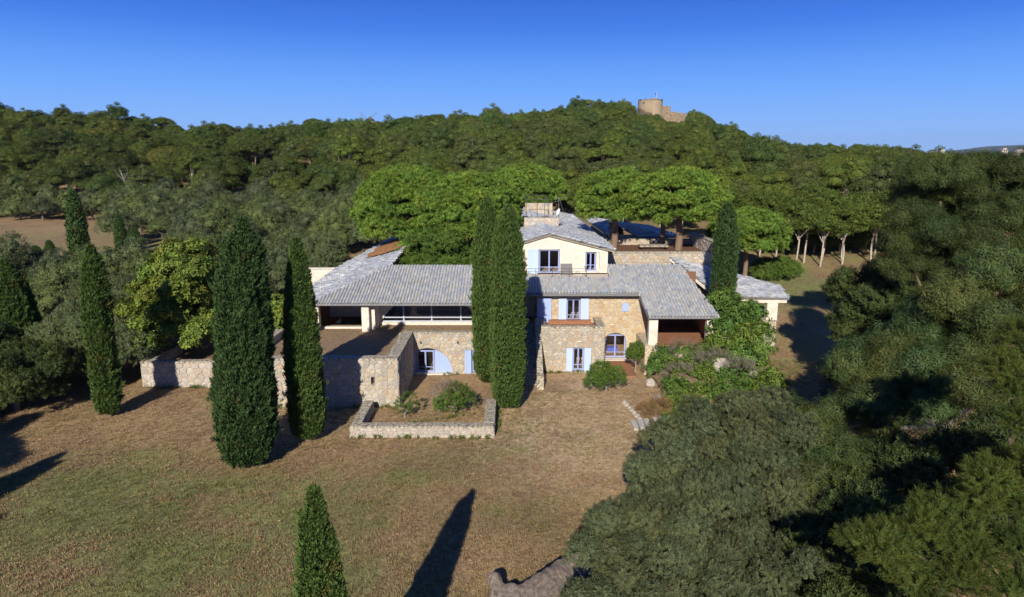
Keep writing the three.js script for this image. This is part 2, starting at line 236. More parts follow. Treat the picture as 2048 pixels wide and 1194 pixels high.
function tileRoof(root, poly, d0, y0, slope, seed, name = 'roof', skewX = 0) { // poly in (x, d); y = y0 + slope (d - d0)
  const shape = new THREE.Shape(poly.map(([x, d]) => new THREE.Vector2(x, d))), g = new THREE.ExtrudeGeometry(shape, { depth: .14, bevelEnabled: false }), p = g.attributes.position;
  for (let i = 0; i < p.count; i++) { const x = p.getX(i), d = p.getY(i), z = p.getZ(i); p.setXYZ(i, x, y0 + slope * (d - d0) + z - .14, -d); }
  g.computeVertexNormals();
  const roof = part(root, name, uvMetres(g), M.roofBed);
  const xs = poly.map((q) => q[0]), dd = poly.map((q) => q[1]), x0 = Math.min(...xs), x1 = Math.max(...xs), dA = Math.min(...dd), dB = Math.max(...dd), r = rngOf(seed), ms = [], cs = [], m = new THREE.Matrix4(), cos = Math.cos(Math.atan(slope)), col = new THREE.Color();
  for (let x = x0 + .1, k = 0; x < x1; x += .272, k++) for (let s = 0; ; s++) {
    const d = dA + (s * .37 + .16) * cos; if (d > dB + .1) break;
    for (const up of [1, -1]) {
      const xx = x + skewX * (d - dA) + (up < 0 ? .136 : 0) + (r() - .5) * .014, ddd = d + (r() - .5) * .03; if (!inPoly(poly, xx, ddd)) continue;
      const q = new THREE.Quaternion().setFromEuler(new THREE.Euler(Math.atan(slope) + (r() - .5) * .03, (r() - .5) * .07, (up < 0 ? Math.PI : 0) + (r() - .5) * .08, 'YXZ'));
      m.compose(new THREE.Vector3(xx, y0 + slope * (ddd - d0) + (up < 0 ? .115 : .055), -ddd), q, new THREE.Vector3(1, 1, up < 0 ? 1 : 1)); ms.push(m.clone());
      const t = tileTints[(r() * tileTints.length) | 0], w = r() < .12 ? .6 + r() * .5 : .78 + r() * .14 + .1 * fbm(xx / 1.5, ddd / 1.5, seed); cs.push(col.setRGB(t[0] * w, t[1] * w, t[2] * w).clone());
    }
  }
  const im = lit(new THREE.InstancedMesh(tileGeo, M.tile, ms.length)); ms.forEach((a, i) => { a.elements[12] -= root.position.x; a.elements[13] -= root.position.y; a.elements[14] -= root.position.z; im.setMatrixAt(i, a); im.setColorAt(i, cs[i]); });
  im.name = 'barrel_tiles'; im.userData.kind = 'stuff'; roof.add(im); return roof;
}
// a roof of rough stone slabs over the plane a, b, c (world points); corners listed round the edge as [x, y, d]
function slateRoof(root, corners, seed, name = 'slate_roof', downTo = [0, -1], th = .16) {
  const P = corners.map((q) => V(...q)), b = new GB(), n = P.length, cen = P.reduce((s, q) => s.add(q), new THREE.Vector3()).multiplyScalar(1 / n), A = (v) => [v.x, v.y, v.z];
  const nor = new THREE.Vector3(); for (let i = 0; i < n; i++) { const a = P[i], c = P[(i + 1) % n]; nor.add(a.clone().sub(cen).cross(c.clone().sub(cen))); } nor.normalize(); if (nor.y < 0) { nor.negate(); P.reverse(); }
  for (let i = 0; i < n; i++) { const a = P[i], c = P[(i + 1) % n], dn = nor.clone().multiplyScalar(-th); b.tri(A(cen), A(a), A(c)); b.tri(A(cen.clone().add(dn)), A(c.clone().add(dn)), A(a.clone().add(dn))); b.quad(A(a), A(a.clone().add(dn)), A(c.clone().add(dn)), A(c)); }
  const roof = part(root, name, b.build(), M.roofBed);
  const down = new THREE.Vector3(0, -1, 0).addScaledVector(nor, nor.y).normalize(), side = new THREE.Vector3().crossVectors(down, nor).normalize(), loc = P.map((q) => { const e = q.clone().sub(cen); return [e.dot(side), e.dot(down)]; });
  const r = rngOf(seed), s = new GB(), us = loc.map((q) => q[0]), vs = loc.map((q) => q[1]), U0 = Math.min(...us), U1 = Math.max(...us), V0 = Math.min(...vs), V1 = Math.max(...vs);
  const hAt = (u, v) => { const base = cen.clone().addScaledVector(side, u).addScaledVector(down, v); let best = 0, bd = 1e9; for (let i = 0; i < n; i++) { const a = P[i], c = P[(i + 1) % n]; /* follow warped panels */ const t = new THREE.Triangle(cen, a, c), q = new THREE.Vector3(), bary = new THREE.Vector3(); const ray = base.clone(); t.getBarycoord(ray, bary); if (bary && bary.x > -.02 && bary.y > -.02 && bary.z > -.02) { q.copy(cen).multiplyScalar(bary.x).addScaledVector(a, bary.y).addScaledVector(c, bary.z); const d = q.sub(base).dot(nor); if (Math.abs(d) < bd) { bd = Math.abs(d); best = d; } } } return best; };
  const tint = [[.58, .62, .68], [.66, .68, .71], [.52, .56, .63], [.72, .73, .73], [.60, .61, .61], [.47, .52, .60]];
  for (let v = V0 - .1, row = 0; v < V1 + .1; v += .21 + r() * .05, row++) for (let u = U0 - r() * .4; u < U1;) {
    const w = .26 + r() * .42, l = .34 + r() * .1, cu = u + w / 2; u += w + .012; if (!inPoly(loc, cu, v)) continue;
    const off = hAt(cu, v), k = .66 + r() * .4 + .12 * fbm(cu / 2, v / 2, seed), t = tint[(r() * tint.length) | 0], col = [t[0] * k, t[1] * k, t[2] * k], j = () => (r() - .5) * .05, up = .02 + r() * .02;
    const pt = (uu, vv, h) => A(cen.clone().addScaledVector(side, uu).addScaledVector(down, vv).addScaledVector(nor, h + off));
    const q = [[cu - w / 2 + j() * .3, v - l / 2], [cu + w / 2 + j() * .3, v - l / 2], [cu + w / 2 + j() * .4, v + l / 2 + j()], [cu - w / 2 + j() * .4, v + l / 2 + j()]], hi = [up * .3, up * .3, up + .035 + r() * .02, up + .035 + r() * .02];
    const T = q.map((e, i) => pt(e[0], e[1], hi[i])), Bm = q.map((e, i) => pt(e[0], e[1], hi[i] - .045)); s.quad(T[0], T[1], T[2], T[3], col); s.quad(T[3], T[2], Bm[2], Bm[3], col); s.quad(Bm[1], Bm[2], T[2], T[1], col); s.quad(Bm[3], Bm[0], T[0], T[3], col);
  }
  part(root, 'stone_slates', s.build(), M.slate, roof, 'stuff'); return roof;
}
// ---------- doors, shutters ----------
function shutter(root, x0, x1, y0, y1, d, seed, mat = M.paleBlue) { // board with raised chevron strips
  const s = part(root, 'shutter', bx(x0, x1, y0, y1, d - .05, d), mat), b = new GB(), w = x1 - x0, c = (x0 + x1) / 2, z = -d + .066;
  for (let y = y0 - w / 2; y < y1; y += .13) for (const e of [-1, 1]) { const xa = c, xb = e < 0 ? x0 + .02 : x1 - .02, ya = clamp(y + w * .5, y0, y1), yb = clamp(y, y0, y1); if (ya - yb < .03 && ya <= y0 + .02) continue; const t = .055; const A = [xa, ya, z], B = [xb, yb, z], C = [xb, Math.min(y1, yb + t), z], D = [xa, Math.min(y1, ya + t), z]; if (e > 0) b.quad(A, B, C, D); else b.quad(B, A, D, C); b.quad([A[0], A[1], z - .02], [B[0], B[1], z - .02], B, A); }
  part(root, 'chevron_strips', b.build(), mat, s, 'stuff'); return s;
}
function glazedDoor(root, x0, x1, y0, y1, d, o = {}) { // frame, leaves with panes, set back in the opening
  const f = o.mat ?? M.frame, w = .07, n = o.leaves ?? 2, fr = part(root, o.name ?? 'window', [bx(x0, x0 + w, y0, y1, d, d + .08), bx(x1 - w, x1, y0, y1, d, d + .08), bx(x0 + w, x1 - w, y1 - w, y1, d, d + .08), bx(x0 + w, x1 - w, y0, y0 + w, d, d + .08)], f);
  const xa = x0 + w, xb = x1 - w, lw = (xb - xa) / n, rail = o.rail ?? y0 + (y1 - y0) * .22;
  for (let i = 0; i < n; i++) {
    const a = xa + i * lw + .005, b = a + lw - .01, e = .06;
    part(root, 'sash', [bx(a, a + e, y0 + w, y1 - w, d - .01, d + .05), bx(b - e, b, y0 + w, y1 - w, d - .01, d + .05), bx(a + e, b - e, y1 - w - e, y1 - w, d - .01, d + .05), bx(a + e, b - e, y0 + w, y0 + w + e, d - .01, d + .05), bx(a + e, b - e, rail, rail + e, d - .01, d + .05)], f, fr);
    part(root, 'pane', bx(a + e, b - e, rail + e, y1 - w - e, d + .018, d + .022), M.glass, fr); part(root, 'pane', bx(a + e, b - e, y0 + w + e, rail, d + .018, d + .022), M.glass, fr);
  }
  return fr;
}
// ---------- garden walls ----------
{ // low planter wall, open at the back
  const t = thing('planter_wall', 'low U-shaped rubble stone wall enclosing a dry planting bed', 'wall', [-6, 0, 43]);
  const run = (x0, x1, d0, d1, y1, seed) => { const w = part(t, 'wall_section', bx(x0, x1, -.1, y1, d0, d1), M.mortar); cladding(t, w, rubble(x1 - x0, y1, .34, seed), front(x0, d0), STONE.pale, seed); cladding(t, w, rubble(d1 - d0, y1, .34, seed + 1), westFace(x0, d1), STONE.pale, seed); cladding(t, w, rubble(d1 - d0, y1, .34, seed + 2), (u, v, n) => [x1 + n, v, -d0 - u], STONE.pale, seed); return w; };
  run(-10.75, -1.2, 42.5, 43.15, .72, 21); run(-10.75, -10.15, 43.153, 47.4, .72, 24); run(-1.85, -1.2, 43.153, 47.7, .74, 27);
  copingRun(t, -10.75, -1.2, 42.5, 43.15, .735, 'x', 31, .8, .1); copingRun(t, -10.75, -10.15, 43.25, 47.4, .735, 'd', 32, .8, .1); copingRun(t, -1.85, -1.2, 43.25, 47.7, .75, 'd', 33, .8, .1); lay(t);
}
{ // garden wall in front of the broadleaf tree
  const t = thing('garden_wall', 'pale rubble garden wall with grey capping below the leafy broadleaf tree', 'wall', [-25, 0, 53]);
  const w = part(t, 'wall_section', bx(-29.9, -20.6, -.2, 2.05, 52.6, 53.2), M.mortar); cladding(t, w, rubble(9.3, 2.05, .5, 41), front(-29.9, 52.6), STONE.pale, 42);
  const w2 = part(t, 'wall_section', bx(-29.9, -29.1, -.2, 2.05, 53.203, 58), M.mortar); cladding(t, w2, rubble(4.8, 2.05, .5, 43), (u, v, n) => [-29.1 + n, v, -53.2 - u], STONE.pale, 44); cladding(t, w2, rubble(4.8, 2.05, .5, 45), westFace(-29.9, 58), STONE.pale, 46);
  copingRun(t, -29.9, -20.6, 52.6, 53.2, 2.05, 'x', 47); copingRun(t, -29.9, -29.1, 53.3, 58, 2.05, 'd', 48); lay(t);
  const f = structure('raised_bed', bx(-29.09, -20.6, -.3, 1.35, 53.21, 64), M.soil);
}
{ // terrace: front wall, side wall, arched room below
  const t = thing('stone_terrace', 'high rubble stone terrace with an arched blue doorway in its inner court', 'terrace', [-10, 0, 52]);
  const slit = rectHole(10.15, 10.42, 1.75, 2.35);
  const w = part(t, 'front_wall', wallSlab(-20.6, -8.42, -.2, 3.62, 48.2, .8, [{ ...slit, path: rectHole(10.15, 10.42, 1.95, 2.55).path }]), M.mortar);
  part(t, 'slit_back', bx(-10.6, -10, 1.6, 2.5, 48.65, 48.7), M.iron);
  cladding(t, w, rubble(12.18, 3.62, .42, 51, [slit]), front(-20.6, 48.2), STONE.warm, 52);
  const w2 = part(t, 'side_wall', bx(-9.3, -8.423, -.2, 3.62, 49.003, 56), M.mortar); cladding(t, w2, rubble(7.8, 3.62, .42, 53), (u, v, n) => [-8.42 + n, v, -48.2 - u], STONE.warm, 54);
  part(t, 'return_wall', bx(-20.6, -19.8, -.2, 3.62, 49.003, 59), M.mortar);
  const arch = archHole(2.4, 2.1, -.3, .12, 2.2), door = rectHole(6.15, 7.1, .1, 2.12);
  const w3 = part(t, 'arch_wall', wallSlab(-9.6, 1.05, 0, 3.56, 56.004, .55, [archHole(2.4, 2.1, .02, .12, 2.2), door]), M.mortar); cladding(t, w3, rubble(10.65, 3.56, .38, 55, [arch, door]), front(-9.6, 56.004), STONE.warm, 56);
  copingRun(t, -20.6, -8.42, 48.2, 49, 3.63, 'x', 57, .9, .15); copingRun(t, -9.3, -8.42, 49.1, 55.9, 3.63, 'd', 58, .9, .15); copingRun(t, -9.2, 1.05, 56.01, 56.6, 3.57, 'x', 59, .9, .14);
  part(t, 'terrace_floor', [bx(-19.8, -9.3, 2.5, 3.0, 49, 61.4), bx(-9.3, 1.05, 2.7, 3.001, 56.58, 61.4)], M.soil);
  // room behind the arch
  part(t, 'room', [bx(-11, -1, -.1, .05, 56.56, 61.2), bx(-11, -1, 0, 2.68, 61.2, 61.3), bx(-11, -10.9, 0, 2.68, 56.56, 61.2), bx(-1.1, -1, 0, 2.68, 56.56, 61.2)], M.room);
  part(t, 'door_step', bx(-9.2, -5, -.05, .09, 55.75, 56.3), M.white);
  const ell = (x) => .12 + 2.2 * Math.sqrt(Math.max(0, 1 - ((x + 7.2) / 2.1) ** 2));
  const leaf = (x0, x1, mat, d) => { const s = new THREE.Shape(); s.moveTo(x0, .1); s.lineTo(x1, .1); for (let k = 0; k <= 8; k++) { const x = mix(x1, x0, k / 8); s.lineTo(x, Math.max(.12, ell(x) - .03)); } s.closePath(); const g = new THREE.ExtrudeGeometry(s, { depth: .05, bevelEnabled: false }); g.translate(0, 0, -d); return g; };
  for (let k = 0; k < 5; k++) { const a = -9.28 + k * .21; part(t, 'door_board', leaf(a, a + .2, M.blue, 56.3), M.blue); }
  for (let k = 0; k < 8; k++) { const a = -6.62 + k * .19; part(t, 'door_board', leaf(a, Math.min(-5.12, a + .18), M.blue, 56.3), M.blue); }
  glazedDoor(t, -8.2, -6.66, .1, 2.05, 56.3, { name: 'french_door' });
  glazedDoor(t, -3.45, -2.5, .14, 2.1, 56.25, { name: 'french_door', leaves: 1 }); shutter(t, -4.03, -3.47, .08, 2.15, 55.93, 61, M.blue);
  for (const x of [-7.75, -4.6]) part(t, 'drain_spout', bar([x, 2.92, 56.1], [x, 2.86, 55.75], .06, 8), M.iron);
  lay(t);
}
{ // left wing: white gallery with a wide glazed arch under a barrel-tile roof
  const t = thing('gallery_wing', 'long low white wing with grey barrel-tile roof and a wide glazed arch', 'building', [-8, 3, 61]);
  const arch = segHole(4.75, 4.6, .28, 2.6, 5.284);
  part(t, 'front_wall', wallSlab(-12.3, 1.0, 3.0, 6.42, 61.5, .35, [arch]), M.white);
  part(t, 'sill', bx(-12.3, -2.6, 3.02, 3.27, 61.3, 61.49), M.white);
  const A = (x) => 3.28 + Math.max(0, Math.sqrt(Math.max(0, 27.92 - (x + 7.55) ** 2)) - 2.6);
  const win = part(t, 'arched_window', [bx(-12.1, -3, 3.28, 3.36, 61.6, 61.68)], M.greyBlue);
  part(t, 'rail', bx(-11.85, -3.2, 3.62, 3.72, 61.585, 61.67), M.greyBlue, win);
  const ms = [-10.05, -7.45, -4.75]; for (const x of ms) part(t, 'mullion', bx(x - .06, x + .06, 3.37, A(x), 61.57, 61.7), M.greyBlue, win);
  const edges = [-12.1, ...ms, -3]; for (let k = 0; k < 4; k++) { const a = edges[k] + .07, b = edges[k + 1] - .07, s = new THREE.Shape(); s.moveTo(a, 3.37); s.lineTo(b, 3.37); for (let q = 0; q <= 10; q++) { const x = mix(b, a, q / 10); s.lineTo(x, Math.max(3.38, A(x) - .01)); } s.closePath(); const g = new THREE.ExtrudeGeometry(s, { depth: .004, bevelEnabled: false }); g.translate(0, 0, -61.64); part(t, 'pane', g, M.glass, win); }
  part(t, 'room', [bx(-12.3, 1, 2.95, 3.06, 61.86, 67), bx(-12.3, 1, 3, 6.4, 67, 67.1), bx(-12.4, -12.3, 3, 6.6, 61.86, 67), bx(1, 1.1, 3, 6.6, 58.6, 67)], M.room);
  part(t, 'pillar', bx(-13.35, -12.7, 3.0, 5.62, 58.9, 59.55), M.white); part(t, 'pillar', bx(-17.7, -17.15, 3.0, 5.5, 58.9, 59.5), M.white);
  part(t, 'return_wall', bx(-12.7, -12.3, 3.0, 5.8, 59.56, 61.5), M.white);
  part(t, 'porch_wall', [bx(-19.8, -12.31, 3.0, 6.4, 64.6, 64.9)], M.white); part(t, 'porch_kerb', bx(-17.6, -13.3, 3.0, 3.16, 60, 60.4), M.white);
  tileRoof(t, [[-17.9, 58.4], [.9, 58.4], [.9, 65.3], [-11.9, 65.3]], 58.4, 5.62, .32, 71);
  slateRoof(t, [[-17.9, 5.72, 58.5], [-11.9, 7.85, 65.3], [-11.7, 8.4, 72], [-12.6, 8.6, 88], [-15.9, 7.7, 90], [-17.8, 7.13, 72], [-18.4, 6.8, 67], [-18.9, 6.3, 63]], 73);
  part(t, 'gable_wall', [(() => { const b = new GB(); b.quad([-11.75, 2, -65.4], [-11.75, 2, -72], [-11.7, 8.2, -72], [-11.8, 7.7, -65.4]); b.quad([-11.75, 2, -72], [-12.6, 2, -92], [-12.6, 8.4, -92], [-11.7, 8.2, -72]); b.quad([-17.2, 2, -94], [-17.8, 2, -58.8], [-17.8, 5.4, -58.8], [-17.2, 6.9, -94]); return b.build(); })()], M.wood);
  part(t, 'ridge_beam', bx(-11.9, .9, 7.4, 7.75, 65.3, 65.5), M.white);
  const n = thing('needle_litter', 'rust brown drift of pine needles lying on the pale slate roof', 'needles', [-14, 7.8, 82]);
  const Y = (x, d) => { const f = (x + 17.4) / 5, e = clamp((d - 72) / 16); return mix(mix(7.0, 7.15, e), mix(8.4, 8.6, e), clamp(f)); }, b = new GB(), r = rngOf(77);
  const hump = (x, d) => { const q = ((x + 14.1) / 2.5) ** 2 + ((d - 80) / 7.5) ** 2 + .9 * fbm(x * 1.1, d * .45, 4); return Y(x, d) + .02 + .17 * clamp(1.25 - q * 1.2) + .05 * fbm(x * 5, d * 5, 2); }, inD = (x, d) => ((x + 14.1) / 2.5) ** 2 + ((d - 80) / 7.5) ** 2 + .9 * fbm(x * 1.1, d * .45, 4) < 1;
  for (let x = -17; x < -11.6; x += .2) for (let d = 72; d < 88; d += .3) { if (!inD(x + .1, d + .15)) continue; const c = .75 + r() * .5, q = (X, D) => [X, hump(X, D), -D]; b.quad(q(x, d), q(x + .2, d), q(x + .2, d + .3), q(x, d + .3), [.36 * c, .17 * c, .065 * c]); }
  n.userData.kind = 'stuff'; part(n, 'needle_drift', b.build(), std(0xffffff, .95, { vertexColors: true }), n, 'stuff');
  const ww = thing('white_wall', 'plain white rendered wall behind the left end of the slate roof', 'wall', [-19, 3, 67]); part(ww, 'wall_section', bx(-21.6, -18.1, 1, 6.8, 70, 70.5), M.white); part(ww, 'wall_cap', bx(-21.7, -18.0, 6.8, 6.9, 69.9, 70.6), M.white);
}
{ // main house
  const t = thing('main_house', 'ochre stone house with pale blue shutters, barrel-tile roof and cream upper storey', 'house', [6, 0, 60]);
  // lower projecting block with the balcony on top
  const d1 = rectHole(2.74, 3.72, .12, 2.18);
  const w1 = part(t, 'lower_wall', wallSlab(2.5, 7.95, 0, 3.9, 56.6, .45, [d1]), M.mortar); cladding(t, w1, rubble(5.45, 3.9, .36, 81, [rectHole(2.74, 3.72, -.5, 2.18)]), front(2.5, 56.6), STONE.warm, 82);
  const w1b = part(t, 'lower_side_wall', bx(7.5, 7.947, 0, 3.9, 57.053, 60.19), M.mortar); cladding(t, w1b, rubble(3.55, 3.9, .36, 83), (u, v, n) => [7.95 + n, v, -56.6 - u], STONE.warm, 84);
  part(t, 'lower_side_wall', bx(2.503, 2.95, 0, 3.9, 57.053, 60.19), M.mortar);
  part(t, 'balcony_floor', bx(2.95, 7.5, 3.3, 3.52, 57.05, 60.19), M.terracotta); part(t, 'balcony_step', bx(3.3, 7.1, 3.52, 3.86, 59.6, 60.18), M.terracotta);
  copingRun(t, 2.5, 7.95, 56.6, 57.05, 3.91, 'x', 85, .9, .16); copingRun(t, 7.35, 7.95, 57.15, 60.1, 3.91, 'd', 86, .9, .16);
  glazedDoor(t, 5.24, 6.22, .14, 2.16, 56.8, { name: 'french_door' }); shutter(t, 4.68, 5.23, .1, 2.2, 56.5, 87); shutter(t, 6.23, 6.8, .1, 2.2, 56.5, 88);
  part(t, 'door_step', bx(5.1, 6.35, 0, .11, 56.3, 57.0), M.coping);
  // rear wall, two storeys
  const up = rectHole(2.72, 4.0, 3.72, 5.72), low = archHole(7.25, .98, .15, 1.9, .62), sm = rectHole(7.75, 8.35, 4.55, 5.35);
  const w2 = part(t, 'upper_wall', wallSlab(2.2, 12.35, 0, 6.35, 60.2, .45, [up, low]), M.ochreMortar); cladding(t, w2, rubble(10.15, 6.35, .46, 91, [up, { ...archHole(7.25, .98, -.3, 1.9, .62) }, sm]), front(2.2, 60.2), STONE.ochre, 92, .006);
  glazedDoor(t, 4.93, 6.19, 3.74, 5.7, 60.38, { name: 'window' }); shutter(t, 4.2, 4.92, 3.75, 5.78, 60.1, 93); shutter(t, 6.2, 6.93, 3.75, 5.78, 60.1, 94);
  part(t, 'small_shutter', bx(9.97, 10.53, 4.58, 5.33, 60.1, 60.19), M.blue);
  glazedDoor(t, 8.48, 10.42, .17, 2.35, 60.42, { name: 'french_door' });
  part(t, 'door_step', bx(8.2, 10.9, 0, .13, 59.6, 60.6), M.white);
  for (const [x, y, d] of [[8.9, 3.3, 60.12], [5.6, 2.72, 56.5]]) part(t, 'wall_light', bx(x, x + .32, y, y + .13, d - .06, d), M.white);
  part(t, 'blue_table', [bx(8.9, 9.9, .75, .8, 61.4, 62.2), bx(8.9, 9.9, .45, .75, 61.39, 61.4)], M.cloth);
  part(t, 'rooms', [bx(2.5, 12.3, .02, .1, 60.66, 64.2), bx(2.5, 12.3, 0, 7.4, 64.2, 64.3), bx(2.2, 12.3, 3.2, 3.5, 60.66, 64.2), bx(12.2, 12.34, 0, 6.6, 60.66, 64.2), bx(2.96, 7.49, 2.9, 3.29, 57.06, 60.1)], M.room);
  // recessed entrance at the head of the stair
  part(t, 'entrance_wall', [bx(-1.2, 2.19, 3.5, 6.4, 62.4, 62.6), bx(-1.3, -1.2, 3.5, 6.4, 58.6, 62.6)], M.cream); part(t, 'landing', bx(.6, 2.95, 3.2, 3.56, 59.6, 62.4), M.coping);
  const ed = part(t, 'entrance_door', bx(2.3, 3.55, 3.56, 5.85, 60.02, 60.1), M.blue); for (let k = 0; k < 5; k++) part(t, 'door_board', bx(2.32 + k * .245, 2.55 + k * .245, 3.6, 5.82, 59.99, 60.019), M.blue, ed);
  // the roof that reaches down over the porch
  tileRoof(t, [[1, 59.3], [11.3, 59.3], [11.5, 55.6], [17.4, 55.6], [16.1, 64.7], [9.1, 64.7], [9.1, 62.4], [1, 62.4]], 59.3, 6.3, .32, 101);
  part(t, 'verge_board', [(() => { const b = new GB(); b.quad([11.28, 5.98, -59.3], [11.48, 4.82, -55.6], [11.48, 5.06, -55.6], [11.28, 6.2, -59.3]); b.quad([11.28, 6.2, -59.3], [11.48, 5.06, -55.6], [11.48, 4.82, -55.6], [11.28, 5.98, -59.3]); return b.build(); })()], M.white);
  part(t, 'pillar', bx(11.6, 12.35, 2.6, 5.0, 56.0, 56.6), M.white); part(t, 'pillar', bx(16.5, 17.05, 2.6, 5.0, 56.0, 56.6), M.white);
  part(t, 'porch_platform', bx(12.36, 18.2, 0, 2.5, 55.8, 64.6), M.pmortar ?? M.mortar); part(t, 'porch_floor', bx(12.36, 18.1, 2.501, 2.6, 55.9, 64.6), M.terracotta); part(t, 'pillar_base', bx(11.3, 12.36, 0, 2.6, 55.8, 60.1), M.ochreMortar);
  part(t, 'porch_back_wall', [bx(12.36, 17.4, 2.6, 7.6, 63.6, 63.9)], M.wood); part(t, 'porch_side_wall', (() => { const b = new GB(); b.quad([17.2, 2.6, -57], [17.2, 2.6, -63.6], [16.3, 7.3, -63.6], [17.2, 5.2, -57]); return b.build(); })(), M.wood);
  part(t, 'gable_wall', (() => { const s = new THREE.Shape(); s.moveTo(0, 6.5); s.lineTo(6.6, 6.5); s.lineTo(6.6, 7.75); s.lineTo(0, 7.75); const g = new THREE.ExtrudeGeometry(s, { depth: .2, bevelEnabled: false }); g.translate(9.2, 0, -64.7); return uvMetres(g); })(), M.ochreMortar);
  // cream storey
  const o1 = rectHole(1.96, 3.98, .02, 2.35), o2 = rectHole(6.4, 7.75, .02, 2.1);
  part(t, 'cream_wall', wallSlab(.57, 9.1, 7.3, 0, 64.2, .4, [rectHole(1.96, 3.98, .1, 2.35), rectHole(6.4, 7.75, .25, 2.1)], [[8.53, 2.5], [2.9, 3.8], [0, 3.0]]), M.cream);
  part(t, 'cream_side_wall', [bx(8.7, 9.098, 6.5, 9.75, 64.603, 92), bx(.572, .97, 6.5, 10.2, 64.603, 80)], M.cream); part(t, 'upper_room', [bx(1, 8.7, 7.2, 7.32, 64.61, 70), bx(1, 8.7, 7.2, 9.7, 70, 70.1)], M.room);
  part(t, 'balcony_slab', bx(.5, 7.2, 6.95, 7.29, 62.3, 64.19), M.cream);
  glazedDoor(t, 2.55, 4.53, 7.4, 9.63, 64.42, { name: 'french_door', rail: 7.9 }); glazedDoor(t, 6.99, 8.0, 7.55, 9.38, 64.45, { name: 'window', rail: 8.1 }); shutter(t, 1.5, 2.52, 7.35, 9.68, 64.1, 103);
  part(t, 'folded_shutter', bx(8.02, 8.3, 7.57, 9.38, 64.3, 64.45), M.cream);
  const rl = part(t, 'balcony_railing', [...[.7, 2.2, 3.75, 5.3, 6.9].map((x) => bar([x, 7.27, 62.4], [x, 8.12, 62.4], .022)), bar([.7, 8.1, 62.4], [6.9, 8.1, 62.4], .024), bar([.7, 7.85, 62.4], [6.9, 7.85, 62.4], .018), bar([.7, 7.36, 62.4], [6.9, 7.36, 62.4], .018), bar([6.9, 8.1, 62.4], [6.9, 8.1, 64.1], .024), bar([6.9, 7.36, 62.4], [6.9, 7.36, 64.1], .018)], M.iron);
  for (let k = 0; k < 4; k++) { const a = [.7, 2.2, 3.75, 5.3][k], b = [2.2, 3.75, 5.3, 6.9][k]; part(t, 'railing_cross', [bar([a, 7.36, 62.4], [(a + b) / 2, 7.85, 62.4], .016), bar([b, 7.36, 62.4], [(a + b) / 2, 7.85, 62.4], .016)], M.iron, rl); }
  // stone-slab roof with its ridge running back up the slope
  slateRoof(t, [[3.45, 11.28, 63.75], [9.75, 9.72, 63.75], [9.0, 9.75, 95], [8.6, 10.1, 97], [1.7, 11.45, 97]], 105); slateRoof(t, [[3.45, 11.28, 63.75], [1.7, 11.45, 97], [1.4, 11.0, 88], [.3, 10.35, 75], [.25, 10.32, 63.75]], 106);
  part(t, 'eave_band', [(() => { const s = new THREE.Shape([[.3, 10.02], [3.45, 10.98], [9.7, 9.42], [9.7, 9.56], [3.45, 11.12], [.3, 10.16]].map((q) => new THREE.Vector2(...q))); const g = new THREE.ExtrudeGeometry(s, { depth: .3, bevelEnabled: false }); g.translate(0, 0, -64.2); return g; })()], M.ochreMortar);
  const ch = part(t, 'roof_parapet', bx(1.3, 5.0, 10.2, 11.85, 73, 73.6), M.mortar); cladding(t, ch, rubble(3.7, 1.6, .5, 107), front(1.3, 73, 10.2), STONE.pale, 108);
  part(t, 'roof_terrace', bx(1.2, 4.4, 10.4, 11.2, 73.6, 82), M.needles);
  const back = part(t, 'terrace_back_wall', bx(1.7, 5.2, 10.5, 12.35, 88, 88.5), M.mortar); cladding(t, back, rubble(3.5, 1.8, .5, 109), front(1.7, 88, 10.5), STONE.warm, 110);
  const pg = part(t, 'iron_pergola', [[1.6, 76], [4.0, 76], [1.6, 84], [4.0, 84], [2.8, 76]].map(([x, d]) => bar([x, 11, d], [x, 13.6, d], .03)).concat([bar([1.6, 13.6, 76], [4, 13.6, 76], .03), bar([1.6, 13.6, 84], [4, 13.6, 84], .03), bar([1.6, 13.6, 76], [1.6, 13.6, 84], .03), bar([4, 13.6, 76], [4, 13.6, 84], .03)]), M.iron);
  lay(t);
  const an = thing('aerial_mast', 'thin metal aerial mast with a cross arm on the roof', 'aerial', [5.1, 11, 75]); part(an, 'mast', bar([5.1, 10.8, 75], [5.1, 13.9, 75], .035), M.grey); part(an, 'cross_arm', bar([4.5, 13.85, 75], [6.0, 13.85, 75], .025), M.grey); part(an, 'stay', bar([5.2, 13.7, 75], [5.7, 12.0, 75], .02), M.grey); part(an, 'cable_arm', bar([5.1, 13.5, 75], [3.1, 13.0, 75.2], .018), M.grey);
  const di = thing('satellite_dish', 'small white satellite dish turned sideways beside the roof parapet', 'satellite dish', [4.75, 11.6, 73.3]);
  const dg = new THREE.SphereGeometry(.62, 20, 8, 0, 6.2832, 0, .75); dg.translate(0, -.5, 0); dg.rotateZ(1.15); dg.rotateY(.35); dg.translate(4.85, 12.45, -73.3); part(di, 'dish', dg, std(lin(.75, .75, .75), .5, { side: THREE.DoubleSide })); part(di, 'bracket', bar([4.8, 11.7, 73.3], [4.75, 12.45, 73.3], .04), M.grey); part(di, 'feed_arm', bar([4.8, 12.2, 73.3], [4.3, 12.5, 73.1], .02), M.grey);
  const lp = thing('folded_lounger', 'dark grey folded lounger leaning on the cream wall behind the railing', 'lounger', [5.1, 7.3, 63.7]); const lg = bx(-.55, .55, 0, 1.05, -.05, .05); lg.rotateX(-.35); lg.translate(5.15, 7.33, -63.7); part(lp, 'back_panel', lg, M.grey); part(lp, 'foot', [bar([4.65, 7.32, 63.3], [4.65, 7.6, 63.75], .02), bar([5.65, 7.32, 63.3], [5.65, 7.6, 63.75], .02)], M.iron);
}
